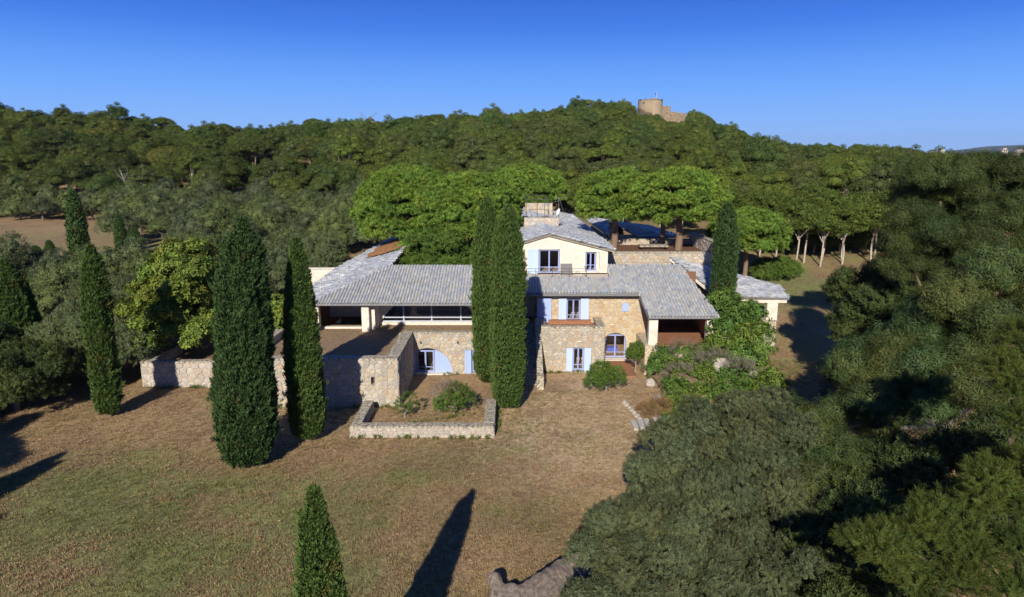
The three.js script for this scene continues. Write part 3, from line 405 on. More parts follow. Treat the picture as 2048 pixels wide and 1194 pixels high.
{ // outer stair
  const t = thing('stone_stair', 'straight flight of stone steps rising between tall cypresses and the house', 'stairs', [1.7, 0, 56]);
  for (let k = 0; k < 20; k++) part(t, 'step', bx(.75, 2.06, k ? .178 * (k - 1) : -.1, .178 * (k + 1) - .002 * (k % 2), 52.95 + k * .33, 52.95 + (k + 1) * .33 + .04), M.coping);
  const s = new THREE.Shape([[52.3, -.1], [59.6, -.1], [59.6, 4.1], [58.6, 4.1], [52.9, 1.0], [52.3, 1.0]].map((q) => new THREE.Vector2(...q))), g = new THREE.ExtrudeGeometry(s, { depth: .42, bevelEnabled: false }); g.rotateY(Math.PI / 2); g.translate(2.07, 0, 0);
  const w = part(t, 'parapet', uvMetres(g), M.mortar); cladding(t, w, rubble(.42, 1.0, .36, 121), front(2.07, 52.3), STONE.pale, 122);
  for (let k = 0; k < 8; k++) { const a = k / 8, b = (k + 1) / 8 - .008, Y = (f) => 1.0 + f * 3.1, D = (f) => 52.9 + f * 5.7, q = new GB(), X0 = 2.03, X1 = 2.53, h = .13; q.quad([X0, Y(a) + h, -D(a)], [X1, Y(a) + h, -D(a)], [X1, Y(b) + h, -D(b)], [X0, Y(b) + h, -D(b)]); q.quad([X0, Y(a), -D(a)], [X1, Y(a), -D(a)], [X1, Y(a) + h, -D(a)], [X0, Y(a) + h, -D(a)]); q.quad([X0, Y(b), -D(b)], [X0, Y(a), -D(a)], [X0, Y(a) + h, -D(a)], [X0, Y(b) + h, -D(b)]); q.quad([X1, Y(a), -D(a)], [X1, Y(b), -D(b)], [X1, Y(b) + h, -D(b)], [X1, Y(a) + h, -D(a)]); part(t, 'capping_stone', q.build(), M.coping); }
  part(t, 'end_pier', bx(2.0, 2.56, -.1, 1.12, 52.1, 52.85), M.coping); lay(t);
}
structure('terracotta_path', bx(8.1, 10.6, -.05, .09, 55.2, 59.59), M.terracotta);
{ // rear court: retaining wall, low wall, needle-covered floor
  const t = thing('court_wall', 'long rubble retaining wall of the raised court behind the tiled roof', 'wall', [15, 5, 68]);
  const w = part(t, 'front_wall', bx(9.2, 21.2, 3, 8.75, 68, 68.6), M.mortar); cladding(t, w, rubble(12, 2.9, .42, 131), front(9.2, 68, 5.85), STONE.warm, 132);
  copingRun(t, 9.2, 21.2, 67.95, 68.6, 8.76, 'x', 133, 1.0, .12);
  const e = part(t, 'end_wall', bx(20.6, 21.2, 3, 9.55, 68.603, 79), M.mortar); cladding(t, e, rubble(10.4, 3, .42, 134), westFace(20.6, 79, 6.5), STONE.pale, 135); copingRun(t, 20.6, 21.2, 68.8, 79, 9.56, 'd', 136, 1, .12);
  const b = part(t, 'back_wall', bx(9.4, 20.59, 7, 8.85, 78, 78.5), M.mortar); cladding(t, b, rubble(11.2, .6, .4, 137), front(9.4, 78, 8.25), STONE.warm, 138); copingRun(t, 9.4, 20.59, 78, 78.5, 8.86, 'x', 139, 1, .1);
  lay(t);
  structure('court_floor', bx(9.2, 20.59, 7.9, 8.3, 68.61, 78), M.needles); structure('court_paving', bx(9.21, 11.4, 8.3, 8.345, 68.7, 71.5), M.coping); structure('court_edging', bx(17.6, 20.5, 8.3, 8.35, 69, 72.2), M.coping);
  const s = thing('stone_slab', 'flat grey stone slab lying on rusty needles in the raised court', 'slab', [15.6, 8.3, 74]); part(s, 'slab_top', bx(13.9, 17.0, 8.62, 8.78, 73.6, 75.0), M.coping); part(s, 'slab_support', bx(14.3, 16.6, 8.3, 8.62, 74.2, 74.8), M.mortar);
}
{ // rear wing with steep single-pitch roofs
  const t = thing('rear_wing', 'low rear wing of stone walls with steep grey slate sheds under umbrella pines', 'building', [14, 8, 84]);
  slateRoof(t, [[9.5, 10.1, 100], [12.6, 10.0, 90], [11.3, 9.2, 80]], 141);
  const b = new GB(); b.quad([9.3, 8, -99.5], [11.2, 8, -79.9], [11.2, 9.05, -79.9], [9.4, 9.95, -99.5]); b.quad([11.2, 8.3, -79.9], [11.95, 8.3, -80.3], [11.9, 10.4, -82.6], [11.3, 9.1, -79.95]); part(t, 'side_wall', b.build(), M.ochreMortar);
  const w = part(t, 'gable_wall', bx(11.3, 11.9, 8.3, 9.15, 79.4, 79.8), M.ochreMortar); cladding(t, w, rubble(.6, .85, .35, 143), front(11.3, 79.4, 8.3), STONE.ochre, 144);
  slateRoof(t, [[11.75, 10.65, 83], [17, 9.9, 84], [20.2, 8.95, 80.4], [14.9, 8.95, 80]], 145);
  part(t, 'porch_wall', [bx(12.4, 19, 8.0, 8.9, 82.6, 82.9)], M.white); lay(t);
}
{ // pavilion on the right
  const t = thing('pavilion', 'open pavilion with sloping slate roof, white post and stone pier', 'pavilion', [22, 3, 65]);
  slateRoof(t, [[15.9, 8.45, 67.9], [19.5, 5.45, 63], [26.2, 5.15, 63], [27, 5.5, 67.9]], 151);
  part(t, 'eave_beam', bx(19.6, 26, 4.72, 5.0, 63.1, 63.5), M.white); part(t, 'post', bx(24.15, 25.15, 3.1, 4.71, 63.0, 63.6), M.white); part(t, 'post', bx(19.5, 20.1, 3.1, 4.71, 63.0, 63.6), M.white);
  const w = part(t, 'stone_pier', bx(23.4, 25.1, -.3, 3.0, 62.9, 64.2), M.mortar); cladding(t, w, rubble(1.7, 3.2, .4, 153), front(23.4, 62.9, -.2), STONE.warm, 154); part(t, 'pier_cap', bx(23.3, 25.25, 3.0, 3.1, 62.8, 64.3), M.coping);
  const w2 = part(t, 'low_wall', bx(18.3, 23.397, -.3, 2.5, 63.2, 63.7), M.mortar); cladding(t, w2, rubble(5.1, 2.7, .4, 155), front(18.3, 63.2, -.2), STONE.warm, 156);
  part(t, 'verge_board', (() => { const b = new GB(); b.quad([15.85, 8.0, -67.8], [19.45, 5.0, -62.95], [19.5, 5.28, -62.95], [15.9, 8.28, -67.85]); return b.build(); })(), M.white); lay(t);
}
// ---------- plants ----------
const bark = (r, g, b) => std(lin(r, g, b), .95, { bumpMap: scaled(stoneBump, 2), bumpScale: .04 });
const BARK = { cypress: bark(.20, .15, .11), pine: bark(.24, .165, .12), pale: bark(.55, .48, .41), olive: bark(.20, .175, .15), dead: bark(.36, .33, .30) };
const leafMat = (r, g, b, rough = .65) => new THREE.MeshPhysicalMaterial({ color: lin(r, g, b), roughness: rough, vertexColors: true, specularIntensity: .3 });
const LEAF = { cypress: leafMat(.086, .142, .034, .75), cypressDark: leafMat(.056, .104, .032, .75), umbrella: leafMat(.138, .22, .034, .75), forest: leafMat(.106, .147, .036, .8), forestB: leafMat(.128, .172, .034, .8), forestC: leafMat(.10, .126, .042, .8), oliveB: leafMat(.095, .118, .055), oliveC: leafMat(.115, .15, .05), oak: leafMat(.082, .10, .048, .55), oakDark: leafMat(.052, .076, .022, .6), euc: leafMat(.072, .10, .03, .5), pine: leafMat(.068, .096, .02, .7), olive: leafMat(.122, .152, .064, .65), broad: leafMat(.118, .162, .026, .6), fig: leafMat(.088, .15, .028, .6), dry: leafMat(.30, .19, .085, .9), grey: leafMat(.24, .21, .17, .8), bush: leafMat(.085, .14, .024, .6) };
const dirs = (r) => { const z = r() * 2 - 1, a = r() * 6.2832, s = Math.sqrt(1 - z * z); return [s * Math.cos(a), z, s * Math.sin(a)]; };
const vadd = (a, b, k = 1) => [a[0] + b[0] * k, a[1] + b[1] * k, a[2] + b[2] * k], vnorm = (a) => { const l = Math.hypot(...a) || 1; return [a[0] / l, a[1] / l, a[2] / l]; }, vcross = (a, b) => [a[1] * b[2] - a[2] * b[1], a[2] * b[0] - a[0] * b[2], a[0] * b[1] - a[1] * b[0]];
function leaf(b, at, dir, up, len, wid, col, fold = .25, nn) { // one diamond leaf, creased along its rib
  const s = vnorm(vcross(dir, up)), n = vnorm(vcross(s, dir)), m = vadd(at, dir, len * .45), L = vadd(vadd(m, s, -wid / 2), n, wid * fold), Rr = vadd(vadd(m, s, wid / 2), n, wid * fold), T = vadd(at, dir, len);
  b.tri(at, Rr, T, col, nn); b.tri(at, T, L, col, nn);
}
function sprig(seed, o) { // a twig pointing along +y with leaves round it
  const r = rngOf(seed), b = new GB();
  for (let k = 0; k < o.n; k++) {
    const f = k / o.n, a = k * 2.4 + r() * .6, open = o.open[0] + r() * (o.open[1] - o.open[0]), rad = [Math.cos(a), 0, Math.sin(a)], dir = vnorm([rad[0] * Math.sin(open), Math.cos(open) - (o.droop ?? 0), rad[2] * Math.sin(open)]);
    const at = [rad[0] * o.spread * r(), f * o.len, rad[2] * o.spread * r()], w = .72 + r() * .56; leaf(b, at, dir, vnorm([rad[0] * .6 + (r() - .5) * .8, 1, rad[2] * .6 + (r() - .5) * .8]), o.leaf[0] * (.75 + r() * .5), o.leaf[1] * (.8 + r() * .4), [w * (1 + (r() - .5) * .14), w, w * (1 + (r() - .5) * .2)]);
  }
  const soft = o.soft ?? .35, P = b.p, N = b.n; // faces look outward along the twig; shading leans the same way, as a tuft's does
  for (let k = 0; k < P.length; k += 9) { let sg = 1; if (N[k + 1] < 0) { sg = -1; for (let c = 0; c < 3; c++) { const q = P[k + 3 + c]; P[k + 3 + c] = P[k + 6 + c]; P[k + 6 + c] = q; } } const n = vnorm([N[k] * sg * (1 - soft), mix(N[k + 1] * sg, 1, soft), N[k + 2] * sg * (1 - soft)]); for (let v = 0; v < 9; v += 3) { N[k + v] = n[0]; N[k + v + 1] = n[1]; N[k + v + 2] = n[2]; } }
  return b.build();
}
const SPRIG = {
  cypress: sprig(1, { n: 14, len: .22, spread: .07, leaf: [.19, .05], open: [.05, .6] }), cypressFar: sprig(2, { n: 6, len: .4, spread: .16, leaf: [.5, .16], open: [.1, .8] }),
  needle: sprig(3, { n: 12, len: .08, spread: .04, leaf: [.30, .055], open: [.1, 1.25] }), oak: sprig(4, { n: 16, len: .24, spread: .05, leaf: [.095, .045], open: [.4, 1.3] }),
  euc: sprig(5, { n: 12, len: .34, spread: .07, leaf: [.26, .034], open: [.5, 1.5], droop: .75 }), shoot: sprig(6, { n: 46, len: .34, spread: .02, leaf: [.13, .014], open: [.35, .9] }),
  olive: sprig(7, { n: 12, len: .5, spread: .16, leaf: [.26, .08], open: [.3, 1.2] }), broad: sprig(8, { n: 9, len: .4, spread: .2, leaf: [.27, .2], open: [.6, 1.5], droop: .2 }), fig: sprig(9, { n: 9, len: .26, spread: .12, leaf: [.2, .15], open: [.6, 1.5], droop: .1 }), bush: sprig(10, { n: 12, len: .26, spread: .06, leaf: [.15, .05], open: [.2, .9] }), twig: sprig(12, { n: 7, len: .3, spread: .05, leaf: [.36, .014], open: [.1, .8] }),
};
const qFrom = (dir, spin) => { const q = new THREE.Quaternion().setFromUnitVectors(new THREE.Vector3(0, 1, 0), new THREE.Vector3(...dir)); return q.multiply(new THREE.Quaternion().setFromAxisAngle(new THREE.Vector3(0, 1, 0), spin)); };
// spots: {p, d, s, t} in the tree's own metres; one scattered crown
function scatter(root, spots, geo, mat, name = 'crown') {
  const im = lit(new THREE.InstancedMesh(geo, mat, spots.length)), m = new THREE.Matrix4(), c = new THREE.Color(), r = rngOf(spots.length);
  spots.forEach((s, i) => { m.compose(new THREE.Vector3(...s.p), qFrom(s.d, r() * 6.28), new THREE.Vector3(s.s, s.s, s.s)); im.setMatrixAt(i, m); im.setColorAt(i, c.setRGB(...s.t)); });
  im.name = name; im.userData.kind = 'stuff'; root.add(im); return im;
}
function bake(spots, geo, soft = 0) { // the same as one mesh, for trees that are cloned
  const P = geo.attributes.position, C = geo.attributes.color, Nn = geo.attributes.normal, n = P.count, pos = new Float32Array(n * 3 * spots.length), nor = new Float32Array(pos.length), col = new Float32Array(pos.length), v = new THREE.Vector3(), w = new THREE.Vector3(), r = rngOf(spots.length + 5);
  spots.forEach((s, k) => { const q = qFrom(s.d, r() * 6.28); for (let j = 0; j < n; j++) { const t0 = j - j % 3; w.fromBufferAttribute(Nn, t0).applyQuaternion(q); const back = w.x * s.d[0] + w.y * s.d[1] + w.z * s.d[2] < 0, i = back ? t0 + 2 - j % 3 : j, o = (k * n + j) * 3; v.fromBufferAttribute(P, i).multiplyScalar(s.s).applyQuaternion(q); w.fromBufferAttribute(Nn, i).applyQuaternion(q); if (back) w.negate(); w.set(mix(w.x, s.d[0], soft), mix(w.y, s.d[1], soft), mix(w.z, s.d[2], soft)).normalize(); pos[o] = v.x + s.p[0]; pos[o + 1] = v.y + s.p[1]; pos[o + 2] = v.z + s.p[2]; nor[o] = w.x; nor[o + 1] = w.y; nor[o + 2] = w.z; for (let c = 0; c < 3; c++) col[o + c] = C.getComponent(i, c) * s.t[c]; } });
  const g = new THREE.BufferGeometry(); g.setAttribute('position', new THREE.BufferAttribute(pos, 3)); g.setAttribute('normal', new THREE.BufferAttribute(nor, 3)); g.setAttribute('color', new THREE.BufferAttribute(col, 3)); return g;
}
const tintOf = (r, spread = .3, hue = .1) => { const w = 1 - spread / 2 + r() * spread, h = (r() - .5) * hue; return [w * (1 + h * 1.4), w, w * (1 - h)]; };
// leaf spots over a union of lobes [x, y, z, rx, ry, rz]
function lobeSpots(lobes, o) {
  const r = rngOf(o.seed), out = [];
  lobes.forEach((l, li) => {
    const area = 4 * Math.PI * Math.pow((Math.pow(l[3] * l[4], 1.6) + Math.pow(l[3] * l[5], 1.6) + Math.pow(l[4] * l[5], 1.6)) / 3, 1 / 1.6), n = Math.round(area * o.density), lt = tintOf(r, o.lobeTint ?? .25, o.hue ?? .12);
    for (let k = 0; k < n; k++) {
      const d = dirs(r); if (d[1] < (o.under ?? -.65) + r() * .3) continue;
      const bump = 1 + (o.rough ?? .22) * 2 * ns(d[0] * 2.4 + li * 3.1, d[1] * 2.4, d[2] * 2.4 + o.seed % 17), f = bump * (1 - (o.depth ?? .28) * r() * r());
      const p = [l[0] + d[0] * l[3] * f, l[1] + d[1] * l[4] * f, l[2] + d[2] * l[5] * f];
      let hid = false; for (let q = 0; q < lobes.length && !hid; q++) if (q !== li) { const e = lobes[q]; hid = ((p[0] - e[0]) / e[3]) ** 2 + ((p[1] - e[1]) / e[4]) ** 2 + ((p[2] - e[2]) / e[5]) ** 2 < .5; }
      if (hid || (o.floor !== undefined && p[1] < o.floor)) continue;
      const t = tintOf(r, o.tint ?? .35, o.hue ?? .12); out.push({ p, d: vnorm([d[0] / l[3] * l[4] + (r() - .5) * (o.stray ?? .9), d[1] + (o.lift ?? .25) + (r() - .5) * (o.stray ?? .9), d[2] / l[5] * l[4] + (r() - .5) * (o.stray ?? .9)]), s: (o.size ?? 1) * (.75 + r() * .5), t: [t[0] * lt[0], t[1] * lt[1], t[2] * lt[2]] });
    }
  });
  return out;
}
function coreGeo(lobes, k = .68) { // inner foliage mass behind the outer leaves
  return mergeGeometries(lobes.map((l) => { const g = new THREE.IcosahedronGeometry(1, 2), p = g.attributes.position; for (let i = 0; i < p.count; i++) { const x = p.getX(i), y = p.getY(i), z = p.getZ(i), f = k * (1 + .2 * ns(x * 2.2 + l[0], y * 2.2 + l[1], z * 2.2 + l[2])); p.setXYZ(i, l[0] + x * l[3] * f, l[1] + y * l[4] * f, l[2] + z * l[5] * f); } g.computeVertexNormals(); g.deleteAttribute('uv'); const c = new Float32Array(p.count * 3).fill(.8); g.setAttribute('color', new THREE.BufferAttribute(c, 3)); return g; }));
}
const mesh = (root, name, geo, mat, kind) => { const m = lit(new THREE.Mesh(geo, mat)); m.name = name; if (kind) m.userData.kind = kind; root.add(m); return m; };
function limbs(base, lobes, r0, seed, most = 9) { // trunk and limbs, in the tree's own metres with -z ahead
  const r = rngOf(seed), top = lobes.reduce((s, l) => vadd(s, l, 1 / lobes.length), [0, 0, 0]), fork = [top[0] * .4, Math.min(top[1] * .45, 4), top[2] * .4], A = (p) => [p[0], p[1], -p[2]], out = [tube([A([0, -.3, 0]), A([fork[0] * .5 + (r() - .5) * .3, fork[1] * .5, fork[2] * .5]), A(fork)], r0, r0 * .72, 8)];
  lobes.slice(0, most).forEach((l) => { const m = [mix(fork[0], l[0], .5) + (r() - .5) * .6, mix(fork[1], l[1], .42), mix(fork[2], l[2], .5) + (r() - .5) * .6]; out.push(tube([A(fork), A(m), A([l[0], l[1], l[2]])], r0 * .55, r0 * .14, 6)); });
  return mergeGeometries(out);
}
function clumps(lobes, seed, k = 9, f = .4) { const r = rngOf(seed + 99), out = []; for (const l of lobes) for (let i = 0; i < k; i++) { const y = 1 - (i + .5) / k * 1.5, a = i * 2.39996 + r() * 1.2, q = Math.sqrt(Math.max(0, 1 - y * y)), s = f * (.62 + r() * .7), e = .7 + r() * .42; out.push([l[0] + Math.cos(a) * q * l[3] * e, l[1] + y * l[4] * e, l[2] + Math.sin(a) * q * l[5] * e, l[3] * s, l[4] * s * .95, l[5] * s]); } return out; }
function lobeTree(name, label, category, base, big, o) { const lobes = o.clump ? clumps(big, o.seed, o.clump, o.clumpSize) : big;
  const t = thing(name, label, category, base, o.group);
  mesh(t, 'trunk', limbs(base, big, o.trunk ?? .22, o.seed, o.limbs ?? 9), o.bark ?? BARK.olive);
  const s = lobeSpots(lobes, o); scatter(t, s, o.geo, o.mat, 'crown');
  if (o.core !== 0) mesh(t, 'inner_foliage', o.clump ? coreGeo(lobes, .5) : coreGeo(big, o.core ?? .66), o.mat, 'stuff');
  return t;
}
function randomLobes(seed, n, R, h0, h1, size, flat = .8) { const r = rngOf(seed), L = []; for (let k = 0; k < n; k++) { const a = k * 2.4 + r(), q = Math.sqrt((k + .4) / n) * R * (.75 + r() * .35), f = q / R, s = size * (.75 + r() * .5); L.push([Math.cos(a) * q, mix(h0, h1, clamp(r() * (1 - f * .75) + .25 * (1 - f))), Math.sin(a) * q, s, s * flat, s]); } return L; }

// --- cypress ---
const cypProfile = (t) => t < .08 ? mix(.62, .9, t / .08) : t < .3 ? mix(.9, 1, (t - .08) / .22) : Math.pow(Math.max(0, 1 - Math.pow((t - .3) / .7, 1.75)), .82);
const byPoints = (P) => (t) => { for (let i = 1; i < P.length; i++) if (t <= P[i][0]) return mix(P[i - 1][1], P[i][1], sstep(0, 1, (t - P[i - 1][0]) / (P[i][0] - P[i - 1][0]))); return 0; };
const spindle = (t) => t < 0 || t > 1 ? 0 : Math.pow(Math.sin(Math.PI * Math.pow(t, .62)), .7);
function cypressSpots(h, R, seed, density, size, prof = cypProfile, y0 = .25, far) {
  const r = rngOf(seed), out = [], fl = [[0, 0, R * .86, y0, h, prof]];
  for (let k = 0; k < (far ? 4 : 16); k++) { const a = k * 2.39996 + r(), top = h * (.42 + .53 * Math.pow(r(), .7)), ya = k % 3 ? Math.max(y0, top - h * (.3 + r() * .35)) : y0, q = R * (.28 + .3 * r()) * prof(clamp(((ya + top) / 2 - y0) / (h - y0))); fl.push([Math.cos(a) * q, Math.sin(a) * q, R * (.34 + .2 * r()) * Math.max(.45, prof(clamp(((ya + top) / 2 - y0) / (h - y0)))), ya, top, spindle]); }
  fl.forEach((f, fi) => { const n = Math.round((f[4] - f[3]) * f[2] * 6.28 * .75 * density);
    for (let k = 0; k < n; k++) {
      const t = Math.pow(r(), .95), a = r() * 6.2832, y = f[3] + t * (f[4] - f[3]), c = Math.cos(a), s = Math.sin(a), lump = ns(c * 2.2 * f[2] + seed + fi, y * .5, s * 2.2 * f[2]) + .7 * ns(c * 5 * f[2] + seed, y * 1.5, s * 5 * f[2] + fi), rad = f[5](t) * f[2] * (1 + .3 * lump) * (1 - .25 * r() * r()) * (r() < .05 ? 1.1 + r() * .16 : 1) + .03, x = f[0] + c * rad, z = f[1] + s * rad;
      let hid = false; for (let q = 0; q < fl.length && !hid; q++) if (q !== fi) { const g = fl[q], tt = (y - g[3]) / (g[4] - g[3]); if (tt > 0 && tt < 1) hid = Math.hypot(x - g[0], z - g[1]) < g[5](tt) * g[2] * .8; } if (hid) continue;
      const tt = tintOf(r, .45, .14), brown = ns(x * 1.3 + seed, y * .8, z * 1.3) > .5 && r() < .5 ? 1 : 0; out.push({ p: [x, y, z], d: vnorm([c * .5 + (r() - .5) * .6, 1, s * .5 + (r() - .5) * .6]), s: size * (.7 + r() * .6) * mix(1, .75, t), t: brown ? [tt[0] * 2.0, tt[1] * 1.05, tt[2] * 1.3] : tt });
    } });
  return out;
}
function coreCyp(h, R, seed, prof = cypProfile, y0 = .25) { const g = new THREE.CylinderGeometry(1, 1, 1, 20, 30, false), p = g.attributes.position; for (let i = 0; i < p.count; i++) { const t = p.getY(i) + .5, l = Math.hypot(p.getX(i), p.getZ(i)), a = Math.atan2(p.getZ(i), p.getX(i)), y = y0 + t * (h - y0) * .985, c = Math.cos(a), s = Math.sin(a), f = l < .01 ? 0 : prof(t) * R * (.74 + .2 * ns(c * 2.6 * (R / 1.2) + seed, y * .3, s * 2.6 * (R / 1.2))); p.setXYZ(i, c * f, y, s * f); } g.computeVertexNormals(); g.deleteAttribute('uv'); g.setAttribute('color', new THREE.BufferAttribute(new Float32Array(p.count * 3).fill(.8), 3)); return g; }
const CYP = 'tall Italian cypresses round the house';
function cypress(label, base, h, R, seed, o = {}) {
  const t = thing('cypress_tree', label, 'cypress', base, o.group ?? CYP); t.rotation.z = o.lean ?? 0;
  mesh(t, 'trunk', tube([[0, -.3, 0], [0, h * .4, 0], [0, h * .8, 0]], R * .16 + .06, .04, 8), BARK.cypress);
  const m = o.mat ?? LEAF.cypress, prof = o.prof ?? cypProfile;
  scatter(t, cypressSpots(h, R, seed, o.density ?? 58, o.size ?? 1.15, prof, o.y0), SPRIG.cypress, m, 'crown'); mesh(t, 'inner_foliage', coreCyp(h * .97, R * .8, seed, prof, o.y0), m, 'stuff'); return t;
}
cypress('broad dark cypress with a bulging base, largest of the tall cypresses', [-16.1, 0, 38.4], 14.8, 1.8, 201, { mat: LEAF.cypressDark, density: 52, size: 1.2, lean: -.06, prof: byPoints([[0, .5], [.06, .82], [.27, 1], [.47, .86], [.74, .78], [.88, .58], [1, .03]]) });
cypress('slim leaning cypress with a narrow top, between the broadest cypress and the terrace', [-13.4, 0, 42.1], 13.2, 1.12, 202, { lean: .0 });
cypress('isolated column cypress on the lawn before the end of the garden wall', [-29.0, 0, 46.4], 12.2, .82, 203, { lean: -.01, prof: (t) => t < .06 ? mix(.6, .92, t / .06) : t < .55 ? mix(.92, .98, Math.sin(t * 3)) : Math.pow(1 - ((t - .55) / .45) ** 2, .75) * .98 });
cypress('cypress cut by the left edge of the picture beside grey olives', [-42.9, 0, 57], 9.6, 1.9, 204, {});
cypress('cypress close behind another tall one left of the stone stair', [-2.0, 0, 53.8], 15.0, 1.12, 205, { prof: (t) => t < .05 ? mix(.5, .85, t / .05) : t < .6 ? mix(.85, 1, Math.sin((t - .05) * 2.85)) : Math.pow(1 - ((t - .6) / .4) ** 2.1, .7) });
cypress('tallest bright green column cypress standing beside the stone stair', [-.25, 0, 47.9], 14.85, 1.16, 206, { prof: (t) => t < .05 ? mix(.5, .88, t / .05) : t < .62 ? mix(.88, 1, Math.sin((t - .05) * 2.75)) : Math.pow(1 - ((t - .62) / .38) ** 2, .7) });
cypress('cypress on a bare trunk in front of the pavilion roof', [19.0, 2.6, 60.4], 11.6, .98, 207, { y0: 2.2, density: 50, mat: LEAF.cypressDark, prof: (t) => t < .1 ? mix(.4, .8, t / .1) : t < .6 ? mix(.8, 1, Math.sin((t - .1) * 3)) : Math.pow(1 - ((t - .6) / .4) ** 2.2, .7) });
cypress('young cypress whose pointed top rises from the bottom edge of the lawn', [-5.25, 0, 16.6], 9.7, .98, 208, { density: 120, size: .8, prof: (t) => t < .06 ? mix(.6, .9, t / .06) : Math.pow(Math.max(0, 1 - ((t - .06) / .94) ** 1.6), .85) });
cypress('cypress outside the left edge whose shadow lies on the lawn', [-31.8, 0, 19], 11, 1.5, 209, { density: 30, group: 'cypresses beyond the left edge' });
cypress('second cypress outside the left edge shading the near lawn', [-29.5, 0, 15], 9, 1.3, 210, { density: 30, group: 'cypresses beyond the left edge' });
{ // far cypresses, clones of one
  const proto = new THREE.Group(); mesh(proto, 'trunk', tube([[0, -.3, 0], [0, 3, 0], [0, 7, 0]], .2, .05, 6), BARK.cypress);
  const sp = cypressSpots(10, 1.2, 220, 26, .8, cypProfile, .25, 1); mesh(proto, 'crown', mergeGeometries([bake(sp, SPRIG.cypressFar, .25), plain(coreCyp(10, 1.15, 220))]), LEAF.cypressDark);
  const list = [[-67, 105, 10.4, 1.4, 'tall dark cypress standing at the corner of the reddish field'], [-63.3, 110, 6.2, .9, 'slender cypress left of a stubby one among the olives'], [-60, 108, 4.3, 1.15, 'stubby cypress with a blunt top among the olives'], [-66.8, 95, 3.9, 1.0, 'small cypress, left one of a pair below the field'], [-66.5, 97.5, 4.2, .85, 'small cypress, right one of a pair below the field'], [-101.6, 170, 8, 1.0, 'thin cypress rising above olives at the forest foot'], [-80.5, 150, 5, .8, 'tiny cypress alone among olives below the dark forest edge'], [-71.3, 135, 5.2, .9, 'small cypress touching a wider one in the olive grove'], [-69.9, 135.5, 5.6, 1.2, 'wider cypress of a touching pair in the olive grove'], [-68, 180, 6, .9, 'distant cypress at the pine forest edge above olives'], [-52.1, 160, 5.5, .9, 'distant cypress among pale olives left of the umbrella pines'], [13.8, 92, 8.5, 1.2, 'dark cypress rising behind the roof aerial']];
  for (const [x, d, h, R, label] of list) { const c = proto.clone(); c.name = numbered('cypress_tree'); c.position.copy(V(x, terrain(x, d), d)); c.scale.set(R / 1.25, h / 10, R / 1.25); tag(c, label, 'cypress', 'distant cypresses in the olive grove'); scene.add(c); }
}
// --- umbrella pines ---
function umbrella(label, base, top, R, crownH, seed, o = {}) {
  const t = thing('umbrella_pine', label, 'pine tree', base, 'umbrella pines behind the roofs'), r = rngOf(seed), lobes = [], h = top, y0 = h - crownH;
  const n = Math.round(34 + R * R * 2.4); for (let k = 0; k < n; k++) { const f = (k + .5) / n, a = k * 2.39996 + r() * .3, q = Math.sqrt(f), s = R * .145 * (.75 + r() * .6), dome = Math.sqrt(Math.max(0, 1 - q * q)); lobes.push([Math.cos(a) * q * R * .9, y0 + crownH * (.34 + .56 * Math.pow(dome, .8)) + (r() - .5) * .9 - .2, Math.sin(a) * q * R * .9, s * 1.15, s * .8, s * 1.15]); }
  for (let k = 0; k < n * .9; k++) { const a = k * 2.39996 + 1, q = .55 + .42 * Math.sqrt(r()), s = R * .13 * (.7 + r() * .7); lobes.push([Math.cos(a) * q * R * .92, y0 + crownH * (.04 + .4 * r()), Math.sin(a) * q * R * .92, s * 1.15, s * .7, s * 1.15]); }
  const fork = [0, y0 + crownH * .02, 0], parts = [tube([[0, -.4, 0], [.15, y0 * .5, .1], fork], o.trunk ?? .34, (o.trunk ?? .34) * .8, 9)];
  for (let k = 0; k < 14; k++) { const l = lobes[(k * 5 + 3) % lobes.length]; parts.push(tube([fork, [l[0] * .5, mix(fork[1], l[1], .45), -l[2] * .5], [l[0], l[1] - .2, -l[2]]], .15, .04, 6)); }
  mesh(t, 'trunk', mergeGeometries(parts), BARK.pine);
  const s = lobeSpots(lobes, { seed, density: 20, rough: .34, depth: .4, stray: .8, lift: .55, size: 1.05, under: -.5, tint: .4, hue: .16, lobeTint: .34 }); scatter(t, s, SPRIG.needle, o.mat ?? LEAF.umbrella, 'crown'); mesh(t, 'inner_foliage', coreGeo(lobes, .5), o.mat ?? LEAF.umbrella, 'stuff'); return t;
}
umbrella('broad umbrella pine leftmost of the row behind the tiled roof', [-12.6, 3.0, 83], 13.9, 6.0, 8.2, 301);
umbrella('umbrella pine with visible dark trunk just behind the tall cypress pair', [-4.6, 3.5, 75], 12.7, 5.6, 6.8, 302, { trunk: .4 });
umbrella('umbrella pine set back behind the roof terrace and aerial', [2.2, 5, 98], 11.6, 5.4, 4.8, 303);
umbrella('umbrella pine growing in the raised court, left of two', [11.3, 8.3, 75.5], 8.5, 4.0, 5.2, 304, { trunk: .42 });
umbrella('umbrella pine growing in the raised court, right of two', [18.0, 8.3, 73.6], 8.6, 4.7, 5.5, 305, { trunk: .42 });
umbrella('low young umbrella pine with bright crown right of the court wall', [29, 2.8, 84], 8.9, 4.6, 4.6, 306, { trunk: .3 });
{ const t = thing('umbrella_pine', 'slim umbrella pine trunk at the back of the raised court', 'pine tree', [17.0, 8.3, 77.2], 'umbrella pines behind the roofs'); mesh(t, 'trunk', tube([[0, -.3, 0], [.1, 2, 0], [-.2, 4.6, .2]], .34, .24, 9), BARK.pine); }
